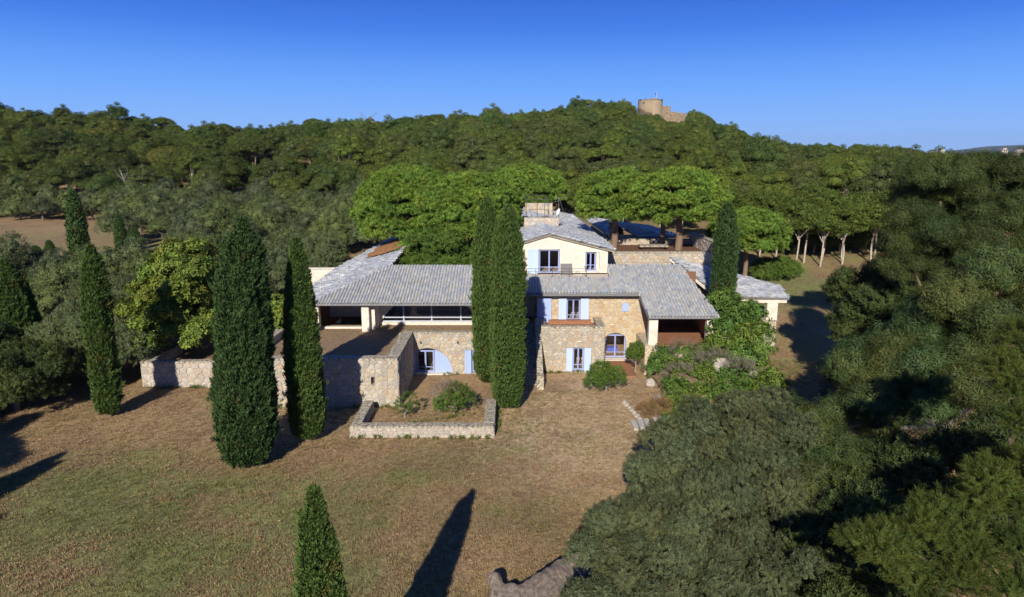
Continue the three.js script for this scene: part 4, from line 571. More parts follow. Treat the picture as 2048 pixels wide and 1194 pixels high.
// --- forest pines ---
const PINES = 'Aleppo pines of the hillside forest';
function bakedPine(seed, h, R, nLobe, dens, size, trunkMat) {
  const r = rngOf(seed), lobes = []; const y0 = h * .34;
  for (let k = 0; k < nLobe; k++) { const a = k * 2.4 + r() * .8, q = Math.sqrt((k + .5) / nLobe), s = R * (.15 + r() * .2), f = Math.sqrt(1 - q * q * .9) * (.66 + r() * .34) - (k % 4 === 3 ? .35 * r() : 0); lobes.push([Math.cos(a) * q * R * .82, mix(y0, h - s * .5, clamp(f, .05, 1)), Math.sin(a) * q * R * .82, s * 1.1, s * .88, s * 1.1]); }
  const sp = lobeSpots(lobes, { seed, density: dens, rough: .2, depth: .3, stray: .8, lift: .45, size, under: -.5, tint: .34, hue: .16, lobeTint: .3 });
  const trunk = [tube([[0, -.8, 0], [(r() - .5) * .6, h * .35, (r() - .5) * .6], [(r() - .5) * .5, h * .8, 0]], .24, .08, 6)]; for (let k = 0; k < 5; k++) { const l = lobes[k]; trunk.push(tube([[0, h * .35, 0], [l[0] * .6, mix(h * .35, l[1], .6), -l[2] * .6], [l[0], l[1], -l[2]]], .09, .03, 5)); }
  return { crown: mergeGeometries([bake(sp, SPRIG.tuft, .3), plain(coreGeo(lobes, .55))]), trunk: mergeGeometries(trunk), h, R };
}
SPRIG.tuft = sprig(14, { n: 4, len: .1, spread: .1, leaf: [.30, .085], open: [.2, 1.3] });
{
  const flat = (seed, h, R) => { const r = rngOf(seed), L = []; for (let k = 0; k < 34; k++) { const q = Math.sqrt((k + .5) / 34), a = k * 2.4 + r(), s = R * .2 * (.7 + r() * .6); L.push([Math.cos(a) * q * R * .85, h - 1.2 - (1 - Math.sqrt(1 - q * q * .9)) * 2.6 - (k % 3 === 2 ? 1.1 * r() : 0), Math.sin(a) * q * R * .85, s * 1.15, s * .75, s * 1.15]); } const sp = lobeSpots(L, { seed, density: 15, rough: .25, depth: .3, stray: .8, lift: .5, size: .95, under: -.5, tint: .36, hue: .16, lobeTint: .3 }), tr = [tube([[0, -.8, 0], [.4, h * .4, .2], [0, h - 2.6, 0]], .26, .14, 6)]; for (let k = 4; k < 30; k += 5) tr.push(tube([[0, h - 4.6, 0], [L[k][0] * .6, L[k][1] - 1, -L[k][2] * .6], [L[k][0], L[k][1], -L[k][2]]], .1, .03, 5)); return { crown: mergeGeometries([bake(sp, SPRIG.tuft, .3), plain(coreGeo(L, .58))]), trunk: mergeGeometries(tr), h, R }; };
  const V4 = [0, 1, 2, 3, 4].map((k) => k === 4 ? flat(466, 13.5, 4.6) : bakedPine(400 + k * 13, [11, 12.5, 10.5, 13.5][k], [4.8, 5.2, 5.6, 4.4][k], 30 + k * 3, 15, .95));
  const proto = V4.map((v, k) => { const g = new THREE.Group(); mesh(g, 'trunk', v.trunk, k % 2 ? BARK.pale : BARK.pine); mesh(g, 'crown', v.crown, [LEAF.forest, LEAF.forestB, LEAF.forestC, LEAF.forest, LEAF.forestB][k]); return g; });
  const far = V4.map((v, k) => { const c = new Float32Array(v.trunk.attributes.position.count * 3); for (let i = 0; i < c.length; i += 3) { c[i] = 2.2; c[i + 1] = 1.15; c[i + 2] = 2.6; } const tr = plain(v.trunk.clone()); tr.deleteAttribute('uv'); tr.setAttribute('color', new THREE.BufferAttribute(new Float32Array(tr.attributes.position.count * 3).map((_, i) => [2.2, 1.15, 2.6][i % 3]), 3)); return mergeGeometries([v.crown, tr]); });
  const r = rngOf(4242), spots = [];
  const keep = (x, d) => { const u = x / d; if (Math.abs(u) > 1.0) return false; const left = sstep(-.12, -.38, u); if (d < mix(108, 163, left)) return false; if (u > .02 && u < .2 && d < 104) return false; return true; };
  for (let d = 96; d < 640; d += 7.6) for (let x = -d; x < d; x += 8.6) {
    const X = x + (r() - .5) * 6.6, D = d + (r() - .5) * 6.4, u = X / D, rd = ridgeAt(u)[1]; if (!keep(X, D) || D > rd + 45) { continue; }
    let cap = 9; if (u > .168 && u < .256) { cap = (18.5 + (u < .213 ? .056 : .046) * D - terrain(X, D)) / 14; if (D > 528 || cap < .22) continue; } else if (u > .4) cap = Math.max(.4, (18.5 + .015 * D - terrain(X, D)) / 13.5);
    const youngPines = D < 175 && u > -.1; spots.push([X, D, r() < .08 ? 4 : youngPines && r() < .7 ? 1 : (r() * 4) | 0, Math.min(cap, (D < 190 ? .88 : 1) * (.7 + r() * .5 + .22 * ns(X / 50, D / 50)) * (r() < .06 ? 1.22 : 1)), r() * 6.28, r()]);  // nearer rows at centre and right are young pines, mostly one variant
  }
  const size = (s) => s[3] / s[1] * (Math.abs(s[0] / s[1]) > .78 ? .1 : 1), nearOnes = [...spots].sort((a, b) => size(b) - size(a)).slice(0, 300), set = new Set(nearOnes);
  const darks = [leafMat(.055, .076, .024, .8), leafMat(.066, .09, .023, .8), LEAF.forestC], greens = [LEAF.forest, LEAF.forestB, LEAF.forestC, leafMat(.10, .132, .028, .8), leafMat(.08, .118, .033, .8)]; for (const [x, d, k, s, a, e] of nearOnes) { const c = proto[k].clone(); c.children[1].material = x / d < -.24 && e < .75 ? darks[(e * 4) | 0] : greens[(e * 5) | 0]; c.name = numbered('pine_tree'); c.position.copy(V(x, terrain(x, d), d)); c.rotation.y = a; c.scale.set(s, s * .96, s); tag(c, 'dark green Aleppo pine among many alike at the foot of the wooded hill', 'pine tree', PINES); scene.add(c); }  // left crowns darker: darker trees, with lens vignetting also put into the colour
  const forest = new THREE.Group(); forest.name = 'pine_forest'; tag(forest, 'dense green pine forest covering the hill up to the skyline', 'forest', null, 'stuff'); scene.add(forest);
  for (let k = 0; k < 5; k++) { const l = spots.filter((s) => !set.has(s) && s[2] === k), im = lit(new THREE.InstancedMesh(far[k], LEAF.forest, l.length)), m = new THREE.Matrix4(), q = new THREE.Quaternion(), c = new THREE.Color(); l.forEach(([x, d, , s, a, e], i) => { m.compose(V(x, terrain(x, d), d), q.setFromAxisAngle(new THREE.Vector3(0, 1, 0), a), new THREE.Vector3(s, s, s)); im.setMatrixAt(i, m); const w = (.72 + e * .62) * mix(1, .74, sstep(-.15, -.36, x / d + .08 * ns(x / 60, d / 60))); im.setColorAt(i, c.setRGB(w * (1 + .3 * ns(x / 30, d / 30) + .12 * (e - .5)), w, w * .95)); }); im.name = 'forest_crowns'; im.userData.kind = 'stuff'; forest.add(im); }  // tint drops toward the left: darker trees plus painted lens vignetting
  console.log('pines', spots.length, V4.map((v) => v.crown.attributes.position.count / 3).join());
}
// --- pale-trunked grove on the right ---
{
  const list = [[38.6, 92], [40.4, 93.5], [41.8, 91.5], [43.2, 94.5], [45.2, 92.5], [46.4, 95], [49.5, 93], [51.5, 96], [37.0, 95], [54.5, 95], [57.5, 97], [35.2, 96.5], [60, 95], [33, 98], [39.5, 98.5], [44, 99], [48, 99.5], [53, 100], [57, 102], [63, 99], [66, 96], [30, 101], [36, 103]];
  const proto = new THREE.Group(), r = rngOf(5);
  const lobes = clumps(randomLobes(478, 12, 3.2, 4.4, 8.6, 1.4, .7), 478, 5, .5), sp = lobeSpots(lobes, { seed: 479, density: 15, lift: .5, size: .95, under: -.5, hue: .16, tint: .4, lobeTint: .3 });
  mesh(proto, 'trunk', mergeGeometries([tube([[0, -.5, 0], [.25, 2.2, 0], [-.1, 4.8, .2], [0, 7.5, 0]], .13, .07, 7), ...lobes.filter((_, i) => i % 9 === 0).map((l) => tube([[0, 3.6, 0], [l[0] * .6, l[1] - .6, -l[2] * .6], [l[0], l[1], -l[2]]], .07, .03, 5))]), BARK.pale); mesh(proto, 'crown', mergeGeometries([bake(sp, SPRIG.tuft, .2), plain(coreGeo(lobes, .5))]), leafMat(.10, .138, .026, .8));
  list.forEach(([x, d], k) => { const c = proto.clone(); c.name = numbered('pine_tree'); c.position.copy(V(x, terrain(x, d) - .1, d)); c.rotation.set((r() - .5) * .12, r() * 6.28, (r() - .5) * .16); const s = .92 + r() * .2; c.scale.set(s, s * (.95 + r() * .15), s); tag(c, 'pale-trunked pine in the shady grove above the green lawn', 'pine tree', 'pale-trunked pines of the grove'); scene.add(c); });
}
// --- olives and left-hand trees ---
{
  const protos = [0, 1, 2].map((k) => { const g = new THREE.Group(), lobes = randomLobes(500 + k, 12 + k, 2.5, 1.6, 4.4, 1.0, .85), sp = lobeSpots(lobes, { seed: 510 + k, density: 14, size: .62, stray: 1.0, hue: .1, tint: .4, rough: .3 }); mesh(g, 'trunk', limbs([0, 0, 0], lobes, .2, 520 + k, 7), BARK.olive); mesh(g, 'crown', mergeGeometries([bake(sp, SPRIG.olive, .3), plain(coreGeo(lobes, .6))]), [LEAF.olive, LEAF.oliveB, LEAF.oliveC][k]); return g; });
  const r = rngOf(530), spots = [];
  for (let d = 70; d < 160; d += 6.4) for (let x = -d * .8; x < -d * .17; x += 6.8) { const X = x + (r() - .5) * 4, D = d + (r() - .5) * 4; if (D < 76 && X > -34) continue; if (X > -23 && D < 100) continue; const u = X / D; if (u < -.58 && D > 88 && D < 150) continue; if (u < -.48 && u > -.6 && D > 92 && D < 116) continue; spots.push([X, D]); }
  for (const [x, d] of spots) { const c = protos[(r() * 3) | 0].clone(), s = 1.0 + r() * .45; c.name = numbered('olive_tree'); c.position.copy(V(x, terrain(x, d), d)); c.rotation.y = r() * 6.28; c.scale.set(s * (.95 + r() * .3), s * (.85 + r() * .35), s); tag(c, 'silvery grey-green olive tree, one of many in the grove left of the house', 'olive tree', 'olive trees of the grove'); scene.add(c); }
  console.log('olives', spots.length);
  const o = (label, x, d, seed, R, h, n = 11) => lobeTree('olive_tree', label, 'olive tree', [x, 0, d], randomLobes(seed, n, R, h * .35, h * .86, R * .42, .8), { seed, density: 34, geo: SPRIG.bush, mat: LEAF.olive, size: 1.1, hue: .1, tint: .45, group: 'olive trees of the grove', depth: .4, core: .5 });
  o('grey olive tree with bare twisted limbs behind the lone lawn cypress', -34.5, 55, 541, 4.0, 7.2, 14); o('feathery olive tree between two cypresses at the left side', -38, 63, 542, 3.6, 7.5); o('pale olive tree below the pair of small cypresses', -45, 72, 543, 4, 7); o('large grey olive tree beside the white rendered wall', -21.5, 76, 544, 4.5, 9.5, 14);
  const d1 = (label, x, d, seed, R, h) => lobeTree('holm_oak', label, 'oak tree', [x, 0, d], randomLobes(seed, 12, R, h * .28, h * .85, R * .42, .8), { seed, density: 30, geo: SPRIG.oak, mat: LEAF.oakDark, size: 1.4, clump: 5, clumpSize: .5, group: 'dark evergreen trees at the left edge' });
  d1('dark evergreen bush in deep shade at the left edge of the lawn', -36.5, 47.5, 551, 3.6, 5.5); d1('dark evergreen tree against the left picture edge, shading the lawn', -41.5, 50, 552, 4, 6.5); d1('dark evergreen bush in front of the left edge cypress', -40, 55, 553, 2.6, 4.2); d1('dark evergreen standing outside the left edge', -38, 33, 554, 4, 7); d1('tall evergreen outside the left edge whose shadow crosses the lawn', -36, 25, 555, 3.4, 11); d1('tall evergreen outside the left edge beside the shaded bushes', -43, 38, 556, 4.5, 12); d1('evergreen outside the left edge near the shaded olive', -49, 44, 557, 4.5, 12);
}
{ // yellow-green broadleaf tree behind the garden wall
  const L = randomLobes(561, 26, 5.0, 2.0, 8.6, 1.6, .75); L.forEach((l) => { l[0] += .3; });
  lobeTree('broadleaf_tree', 'wide yellow-green broadleaf tree behind the garden wall', 'tree', [-28.6, 1.3, 58.5], L, { seed: 562, density: 20, clump: 4, clumpSize: .55, geo: SPRIG.broad, mat: LEAF.broad, size: .85, depth: .5, stray: 1.2, core: .5, hue: .2, tint: .5, rough: .35, trunk: .2, limbs: 18 });
  const L2 = randomLobes(563, 7, 1.8, 2, 5, 1.0, .8); lobeTree('broadleaf_tree', 'slender yellow-green tree seen between cypress and porch', 'tree', [-20.6, 1.3, 60], L2, { seed: 564, density: 17, geo: SPRIG.broad, mat: LEAF.broad, depth: .5, core: .4, hue: .2 });
}
// --- shrubs and trees behind the left roof ---
lobeTree('evergreen_bush', 'dense mid-green evergreen bush behind the left tiled roof', 'bush', [-7.8, 3, 71], randomLobes(571, 14, 4.0, 2.0, 6.6, 1.7, .8), { seed: 572, clump: 6, clumpSize: 0.45, density: 20, geo: SPRIG.bush, mat: LEAF.bush, size: 1.7, hue: .18 });
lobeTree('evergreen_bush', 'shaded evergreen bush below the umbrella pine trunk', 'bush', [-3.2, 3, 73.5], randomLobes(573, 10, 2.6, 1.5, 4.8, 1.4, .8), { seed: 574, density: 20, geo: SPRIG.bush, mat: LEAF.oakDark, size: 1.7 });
lobeTree('pine_bush', 'low bright pine standing beside the needle-strewn slate roof', 'bush', [-10.2, 3, 77], randomLobes(575, 10, 2.4, 3.5, 6.6, 1.3, .8), { seed: 576, density: 18, geo: SPRIG.needle, mat: LEAF.umbrella, size: 1.2 });
// --- right-hand trees ---
const RT = 'big dark evergreens right of the house';
function mass(name, label, cat, base, lobes, o) { return lobeTree(name, label, cat, base, lobes.map((l) => [l[0] - base[0], l[1] - base[1], -(l[2] - base[2]), l[3], l[4], l[5]]), { group: RT, ...o }); }
mass('holm_oak', 'rounded grey-green holm oak in the centre bottom right of the lawn', 'oak tree', [9.8, 0, 29], [[10.4, 5.2, 32, 1.9, 1.5, 1.8], [12.4, 5.0, 33, 1.7, 1.4, 1.7], [8.6, 4.4, 31, 1.7, 1.4, 1.6], [10.4, 4.2, 29.6, 1.8, 1.5, 1.6], [12.6, 4.0, 30.6, 1.8, 1.6, 1.6], [7.2, 3.0, 30, 1.5, 1.4, 1.5], [8.9, 3.2, 28.4, 1.7, 1.5, 1.5], [11.0, 2.9, 27.6, 1.8, 1.6, 1.6], [13.2, 2.6, 28.6, 1.7, 1.7, 1.6], [6.4, 1.6, 29, 1.2, 1.4, 1.3], [7.6, 1.8, 27.4, 1.5, 1.5, 1.4], [9.6, 1.7, 26.4, 1.7, 1.5, 1.4], [12.2, 1.6, 26.2, 1.6, 1.5, 1.4], [7.0, 1.4, 31.2, 1.2, 1.3, 1.2]], { seed: 601, clump: 8, clumpSize: 0.42, density: 105, geo: SPRIG.oak, mat: LEAF.oak, size: .8, core: .4, depth: .32, floor: .02, rough: .34, hue: .12, tint: .6, stray: 1.3 });
mass('holm_oak', 'low grey-green holm oak cut by the bottom edge, over the stone ledge', 'oak tree', [5.4, 0, 24.2], [[4.9, 2.9, 25.8, 1.5, 1.2, 1.4], [6.5, 2.6, 25.2, 1.5, 1.3, 1.4], [3.7, 2.1, 24.6, 1.3, 1.2, 1.3], [5.3, 1.9, 23.6, 1.6, 1.4, 1.4], [8.0, 2.3, 24.4, 1.5, 1.4, 1.4], [7.1, 1.6, 23, 1.6, 1.4, 1.4], [9.3, 1.6, 23.2, 1.5, 1.5, 1.4], [3.3, 1.2, 23.4, 1.1, 1.1, 1.1], [10.8, 1.5, 24, 1.5, 1.5, 1.5], [4.8, 1.2, 22.3, 1.5, 1.3, 1.3]], { seed: 602, clump: 8, clumpSize: 0.42, density: 115, geo: SPRIG.oak, mat: LEAF.oak, size: .74, core: .4, depth: .32, floor: .02, rough: .34, tint: .6, stray: 1.3 });
mass('eucalyptus_tree', 'great domed dark eucalyptus on the right skyline', 'eucalyptus tree', [33.5, 0, 50], [[30.5, 15.2, 49, 2.8, 2.1, 2.6], [33.8, 16.6, 50, 3.0, 2.1, 2.8], [28.4, 12.8, 48, 2.2, 2.0, 2.2], [37.3, 16.2, 51, 3.0, 2.2, 2.8], [34, 13.4, 47.5, 2.6, 2.0, 2.4], [31.0, 11.9, 47.2, 2.2, 1.8, 2.1], [38, 13, 48.5, 2.8, 2.2, 2.6], [41, 15.2, 52, 3, 2.4, 2.8], [28.2, 10.6, 47.4, 1.8, 1.6, 1.8], [42, 11.5, 50, 3, 2.4, 2.8], [37, 10.4, 47.6, 2.4, 1.9, 2.2]], { seed: 603, clump: 8, clumpSize: 0.4, density: 44, geo: SPRIG.euc, mat: LEAF.oakDark, size: 1.05, core: .4, depth: .34, rough: .36, trunk: .5, bark: BARK.pine, tint: .6, lift: .1, stray: 1.2, limbs: 11 });
mass('eucalyptus_tree', 'dark bushy eucalyptus at the edge of the right lawn', 'eucalyptus tree', [29.5, 0, 51], [[27.2, 7.9, 52, 2.1, 1.8, 2.0], [29.4, 8.4, 51, 2.4, 2.0, 2.2], [27.6, 5.4, 51, 2.0, 1.8, 1.9], [30.0, 5.6, 49.5, 2.2, 2.1, 2.0], [32.6, 6.8, 50, 2.4, 2.4, 2.2], [28.9, 2.6, 51, 1.7, 2.0, 1.7], [31.2, 2.4, 49, 2.2, 2.2, 2.0], [34.5, 9, 51, 2.6, 2.3, 2.4], [33, 4, 48.6, 2.2, 2.2, 2], [35.5, 5.5, 49, 2.4, 2.4, 2.2]], { seed: 604, clump: 8, clumpSize: 0.42, density: 46, geo: SPRIG.oak, mat: LEAF.oakDark, size: 1.45, core: .4, depth: .34, rough: .36, trunk: .3, tint: .6, stray: 1.2 });
mass('eucalyptus_tree', 'drooping long-leaved eucalyptus filling the right middle of the view', 'eucalyptus tree', [25, 0, 37], [[22.6, 6.7, 38, 2.6, 2.0, 2.4], [25.8, 9.2, 37.5, 3, 2.5, 2.4], [28.8, 10.2, 38, 3, 2.6, 2.4], [20.4, 5.4, 37, 2.2, 2.0, 2.2], [23.8, 6.2, 35.5, 2.8, 2.2, 2.2], [27.4, 7.6, 35.5, 2.8, 2.4, 2.2], [31, 8.6, 37, 3, 2.8, 2.4], [18.6, 3.6, 35, 2.0, 1.9, 1.9]], { seed: 605, clump: 7, clumpSize: 0.45, density: 46, geo: SPRIG.euc, mat: LEAF.euc, size: 1.1, core: .4, depth: .4, rough: .36, trunk: .35, bark: BARK.pale, tint: .7, hue: .24, lift: -.1, stray: 1.2 });
mass('eucalyptus_tree', 'shaded eucalyptus sapling behind the grey holm oak', 'eucalyptus tree', [14.5, 0, 31], [[14.6, 4.4, 32.5, 1.8, 1.7, 1.7], [15.8, 3.2, 30, 2.0, 1.9, 1.9], [13.8, 2.4, 28.5, 1.6, 1.9, 1.6], [17.2, 2.0, 31, 2.2, 1.9, 2]], { seed: 606, density: 50, geo: SPRIG.euc, mat: LEAF.euc, size: .9, core: .5, depth: .5, rough: .4, tint: .7, hue: .22, trunk: .14, bark: BARK.pale });
mass('pine_tree', 'near pine with fine yellow-green needles in the bottom right corner', 'pine tree', [18, 0, 20], [[14.0, 7.2, 19.8, 1.1, .85, 1.0], [15.9, 8.0, 20.4, 1.3, 1.0, 1.1], [15.0, 6.2, 18.8, 1.2, .95, 1.0], [17.8, 9.4, 21.2, 1.3, 1.1, 1.1], [17.8, 7.2, 19.6, 1.4, 1.1, 1.1], [13.0, 5.4, 18.6, .95, .75, .9], [16.4, 5.0, 18.2, 1.4, 1.1, 1.1], [18.8, 11.8, 22.6, 1.3, 1.1, 1.1], [17.2, 11.0, 22.4, .9, .8, .9], [10.9, 6.8, 18.8, .6, .5, .6], [18.8, 5.3, 18.7, 1.3, 1.1, 1.1], [12.2, 6.6, 19.2, .7, .6, .7], [13.6, 4.2, 17.8, .9, .8, .9], [19.4, 9.2, 21, 1.1, 1, 1]], { seed: 607, clump: 4, clumpSize: 0.5, density: 80, geo: SPRIG.shoot, mat: LEAF.pine, size: .95, core: .3, depth: .6, rough: .4, trunk: .24, bark: BARK.pine, tint: .5, hue: .16, lift: .3, stray: .8, limbs: 14 });
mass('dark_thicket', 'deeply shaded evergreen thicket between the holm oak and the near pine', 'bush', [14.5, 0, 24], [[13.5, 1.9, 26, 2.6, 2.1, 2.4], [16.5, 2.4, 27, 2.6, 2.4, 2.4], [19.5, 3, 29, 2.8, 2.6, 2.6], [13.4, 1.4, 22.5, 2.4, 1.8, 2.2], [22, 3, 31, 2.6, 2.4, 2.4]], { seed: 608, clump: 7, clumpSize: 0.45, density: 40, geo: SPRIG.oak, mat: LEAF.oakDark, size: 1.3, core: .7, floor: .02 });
mass('blue_conifer', 'small blue-grey conifer at the edge of the right lawn', 'conifer', [22.8, 0, 44.5], [[22.8, 2.0, 44.5, 1.2, 2.0, 1.2], [22.8, 4.0, 44.5, .7, 1.3, .7], [24.6, 2.2, 43.8, 1.1, 2.2, 1.1]], { seed: 609, density: 60, geo: SPRIG.bush, mat: leafMat(.11, .135, .105), size: .9, core: .7 });
mass('fig_tree', 'bright green fig tree sprawling over the porch wall', 'fig tree', [18, 0, 54.5], [[17.9, 4.3, 56, 1.3, .9, 1.1], [18.6, 5.9, 58.4, 1.2, .9, 1.0], [20.6, 5.0, 57.6, 1.1, .9, 1.0], [19.4, 3.6, 55.4, 1.2, 1.0, 1.1], [17.0, 3.1, 54.6, 1.0, .8, .9], [20.6, 2.4, 55.2, 1.1, 1.0, 1.0], [18.8, 2.4, 53.8, 1.2, .9, 1.1], [19.2, 5.3, 57.4, 1.1, .9, 1.0], [21.2, 3.7, 56.4, 1.0, .8, .9], [20.4, 1.2, 54.6, 1.0, .9, .9]], { seed: 610, density: 22, geo: SPRIG.fig, mat: LEAF.fig, size: .9, core: .35, depth: .6, hue: .2, tint: .6, trunk: .12, stray: 1.4, rough: .4 });
mass('climbing_shrub', 'tangled leafy creeper covering the bank below the porch', 'shrub', [14, 0, 50], [[13.4, 1.9, 52.6, 1.0, .5, .9], [15.2, 1.5, 51.5, 1.1, .6, .9], [17.2, 1.3, 51, 1.2, .7, 1.0], [12.6, 1.1, 50, .9, .6, .9], [14.4, .9, 49, 1.1, .7, .9], [12.0, .8, 47.2, .9, .7, .9], [11.2, .6, 43.3, .9, .6, .8], [12.4, 1.0, 44.8, 1.0, .8, .9], [16.6, 1.0, 48.6, 1.3, .8, 1.1], [19.0, 1.0, 50, 1.2, .8, 1.0], [20.6, .9, 51.6, 1.0, .8, 1.0], [12.7, 2.0, 54.9, .9, .7, .5], [14.3, 2.1, 55.1, .9, .7, .5], [15.8, 2.3, 55, .9, .7, .6], [12.0, 1.2, 54.2, .8, .8, .7], [17.0, 1.6, 54.6, 1.0, .9, .8]], { seed: 611, density: 22, geo: SPRIG.fig, mat: LEAF.fig, size: .8, core: .3, depth: .7, hue: .24, tint: .6, trunk: .06, bark: BARK.dead, floor: 0, stray: 1.5, rough: .45 });
mass('dry_creeper', 'dry brown and pink creeper stems on the porch bank', 'shrub', [15, 0, 54], [[14.4, 2.6, 54.6, 1.2, .6, .8], [16.4, 2.3, 52.8, 1.3, .6, .8], [18, 1.9, 51.6, 1.2, .6, .8], [13.2, 1.6, 51.4, 1, .6, .8]], { seed: 612, density: 26, geo: SPRIG.twig, mat: LEAF.grey, core: 0, depth: .6, trunk: .05, bark: BARK.dead, floor: 0 });
const shrub = (label, base, R, h, seed, o = {}) => lobeTree(o.name ?? 'shrub', label, 'shrub', base, randomLobes(seed, o.n ?? 7, R * .72, h * .42, h * .85, R * .48, .85), { seed, density: o.density ?? 60, geo: o.geo ?? SPRIG.bush, mat: o.mat ?? LEAF.bush, size: o.size ?? .85, core: o.core ?? .5, depth: .5, trunk: .09, bark: BARK.dead, hue: .2, tint: .5, group: 'garden shrubs before the house' });
shrub('round green shrub on a short stem before the lower shuttered door', [7.4, 0, 51.6], 1.25, 2.3, 621); shrub('upright green shrub beside the arched french door', [10.7, 0, 56.6], .95, 3.0, 622, { n: 8 }); shrub('straggly shrub with grey twigs in the planting bed', [-4.1, 0, 46.6], 1.25, 2.2, 623, { density: 26, core: .3 });
shrub('sparse sapling left of the larger shrub in the bed', [-7.6, 0, 46.2], .9, 1.7, 624, { density: 14, core: .2 }); shrub('small bright green clump in the planting bed', [-5.2, 0, 47.4], .5, .8, 625, { mat: LEAF.fig, n: 4 });
lobeTree('dry_shrub', 'bare grey twiggy shrub rising behind the bed shrub', 'shrub', [-4.5, 0, 47.6], randomLobes(626, 6, 1.0, .9, 2.1, .6, .9), { seed: 626, density: 34, geo: SPRIG.twig, mat: LEAF.grey, size: .8, core: 0, depth: .8, trunk: .05, bark: BARK.dead });
lobeTree('dry_shrub', 'tawny dry grass clump beside the white stone steps', 'shrub', [10.4, 0, 46.3], randomLobes(627, 5, .8, .3, .8, .6, .8), { seed: 627, density: 70, geo: SPRIG.twig, mat: LEAF.dry, size: .9, core: 0, depth: .8, trunk: .04, bark: BARK.dead, floor: 0 });
lobeTree('evergreen_bush', 'dark rounded bush on the lawn before the pale-trunked grove', 'bush', [33.6, terrain(33.6, 86), 86], randomLobes(628, 8, 2.6, .7, 2.2, 1.2, .75), { seed: 628, density: 22, geo: SPRIG.bush, mat: LEAF.bush, size: 1.5, floor: 0 });
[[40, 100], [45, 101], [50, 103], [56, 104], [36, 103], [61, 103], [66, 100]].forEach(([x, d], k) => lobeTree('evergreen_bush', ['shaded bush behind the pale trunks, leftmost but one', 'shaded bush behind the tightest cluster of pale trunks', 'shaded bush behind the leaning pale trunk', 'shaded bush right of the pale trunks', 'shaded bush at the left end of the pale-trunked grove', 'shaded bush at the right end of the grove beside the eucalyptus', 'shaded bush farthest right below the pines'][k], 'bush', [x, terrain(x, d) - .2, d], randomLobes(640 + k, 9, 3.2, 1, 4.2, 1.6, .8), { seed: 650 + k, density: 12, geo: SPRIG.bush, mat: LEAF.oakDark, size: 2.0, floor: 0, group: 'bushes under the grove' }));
shrub('leafy shrub at the foot of the pavilion pier', [21.2, 0, 58.5], 1.1, 2.2, 629, { mat: LEAF.fig });
{ const t = thing('dead_tree', 'bare grey dead tree standing behind the roofs', 'tree', [12.8, 6, 90]), r = rngOf(631), g = [tube([[0, -.3, 0], [.1, 3, 0], [-.1, 6.5, .1]], .22, .06, 7)]; for (let k = 0; k < 26; k++) { const y = 2.4 + r() * 3.8, a = r() * 6.28, l = .5 + r() * 1.1; g.push(tube([[0, y, 0], [Math.cos(a) * l * .5, y + l * .55, Math.sin(a) * l * .5], [Math.cos(a) * l * .7, y + l * 1.3, Math.sin(a) * l * .7]], .05, .012, 4)); } mesh(t, 'trunk', mergeGeometries(g), BARK.dead);
  for (const [x, d, s, label] of [[-93, 168, 1.3, 'pale dead snag at the dark forest edge beyond the reddish field'], [-60, 172, 1.2, 'bare white snag showing in the forest edge above the olives'], [-41, 165, 1.4, 'tall bare snag in the pine edge left of the umbrella pines'], [-118, 176, 1.2, 'pale leaning snag in the forest at the far left'], [-26, 150, 1.1, 'thin grey snag behind the leftmost umbrella pine']]) { const c = t.clone(); c.name = numbered('dead_tree'); c.position.copy(V(x, terrain(x, d), d)); c.rotation.set(.1, x, .12); c.scale.setScalar(s); tag(c, label, 'tree', 'dead snags in the forest'); scene.add(c); } }
// --- ground cover ---
{ const r = rngOf(701), blade = sprig(20, { n: 9, len: .03, spread: .12, leaf: [.13, .02], open: [.15, 1.0] }), ms = [], cs = [], m = new THREE.Matrix4(), q = new THREE.Quaternion(), e = new THREE.Euler();
  for (let k = 0; k < 60000; k++) { const d = 21 + Math.pow(r(), 1.2) * 39, x = (r() * 2 - 1) * d * .88; if (d > 52 && x > -31 && x < 19) continue; if (x > -20.7 && x < 1.1 && d > 48.1) continue; if (x > -10.9 && x < -1 && d > 42.3 && d < 43.3) continue; const gn = fbm(x / 5, d / 5, 3.3, 3), s = .7 + r() * .8; m.compose(new THREE.Vector3(x, terrain(x, d) - .01, -d), q.setFromEuler(e.set((r() - .5) * .5, r() * 6.28, (r() - .5) * .5)), new THREE.Vector3(s, s * .8, s)); ms.push(m.clone()); const g = clamp(.22 + gn * 1.8 + (x < -6 && d < 38 ? .3 : 0) + (x > 22 ? .4 : 0)); const w = .75 + r() * .5; cs.push([mix(.33, .15, g) * w, mix(.23, .17, g) * w, mix(.125, .05, g) * w]); }
  const im = lit(new THREE.InstancedMesh(blade, leafMat(1, 1, 1, .9), ms.length)); ms.forEach((a, i) => { im.setMatrixAt(i, a); im.setColorAt(i, new THREE.Color().setRGB(...cs[i])); }); im.name = 'dry_grass'; tag(im, 'short dry tan and green grass across the lawn', 'grass', null, 'stuff'); scene.add(im); }
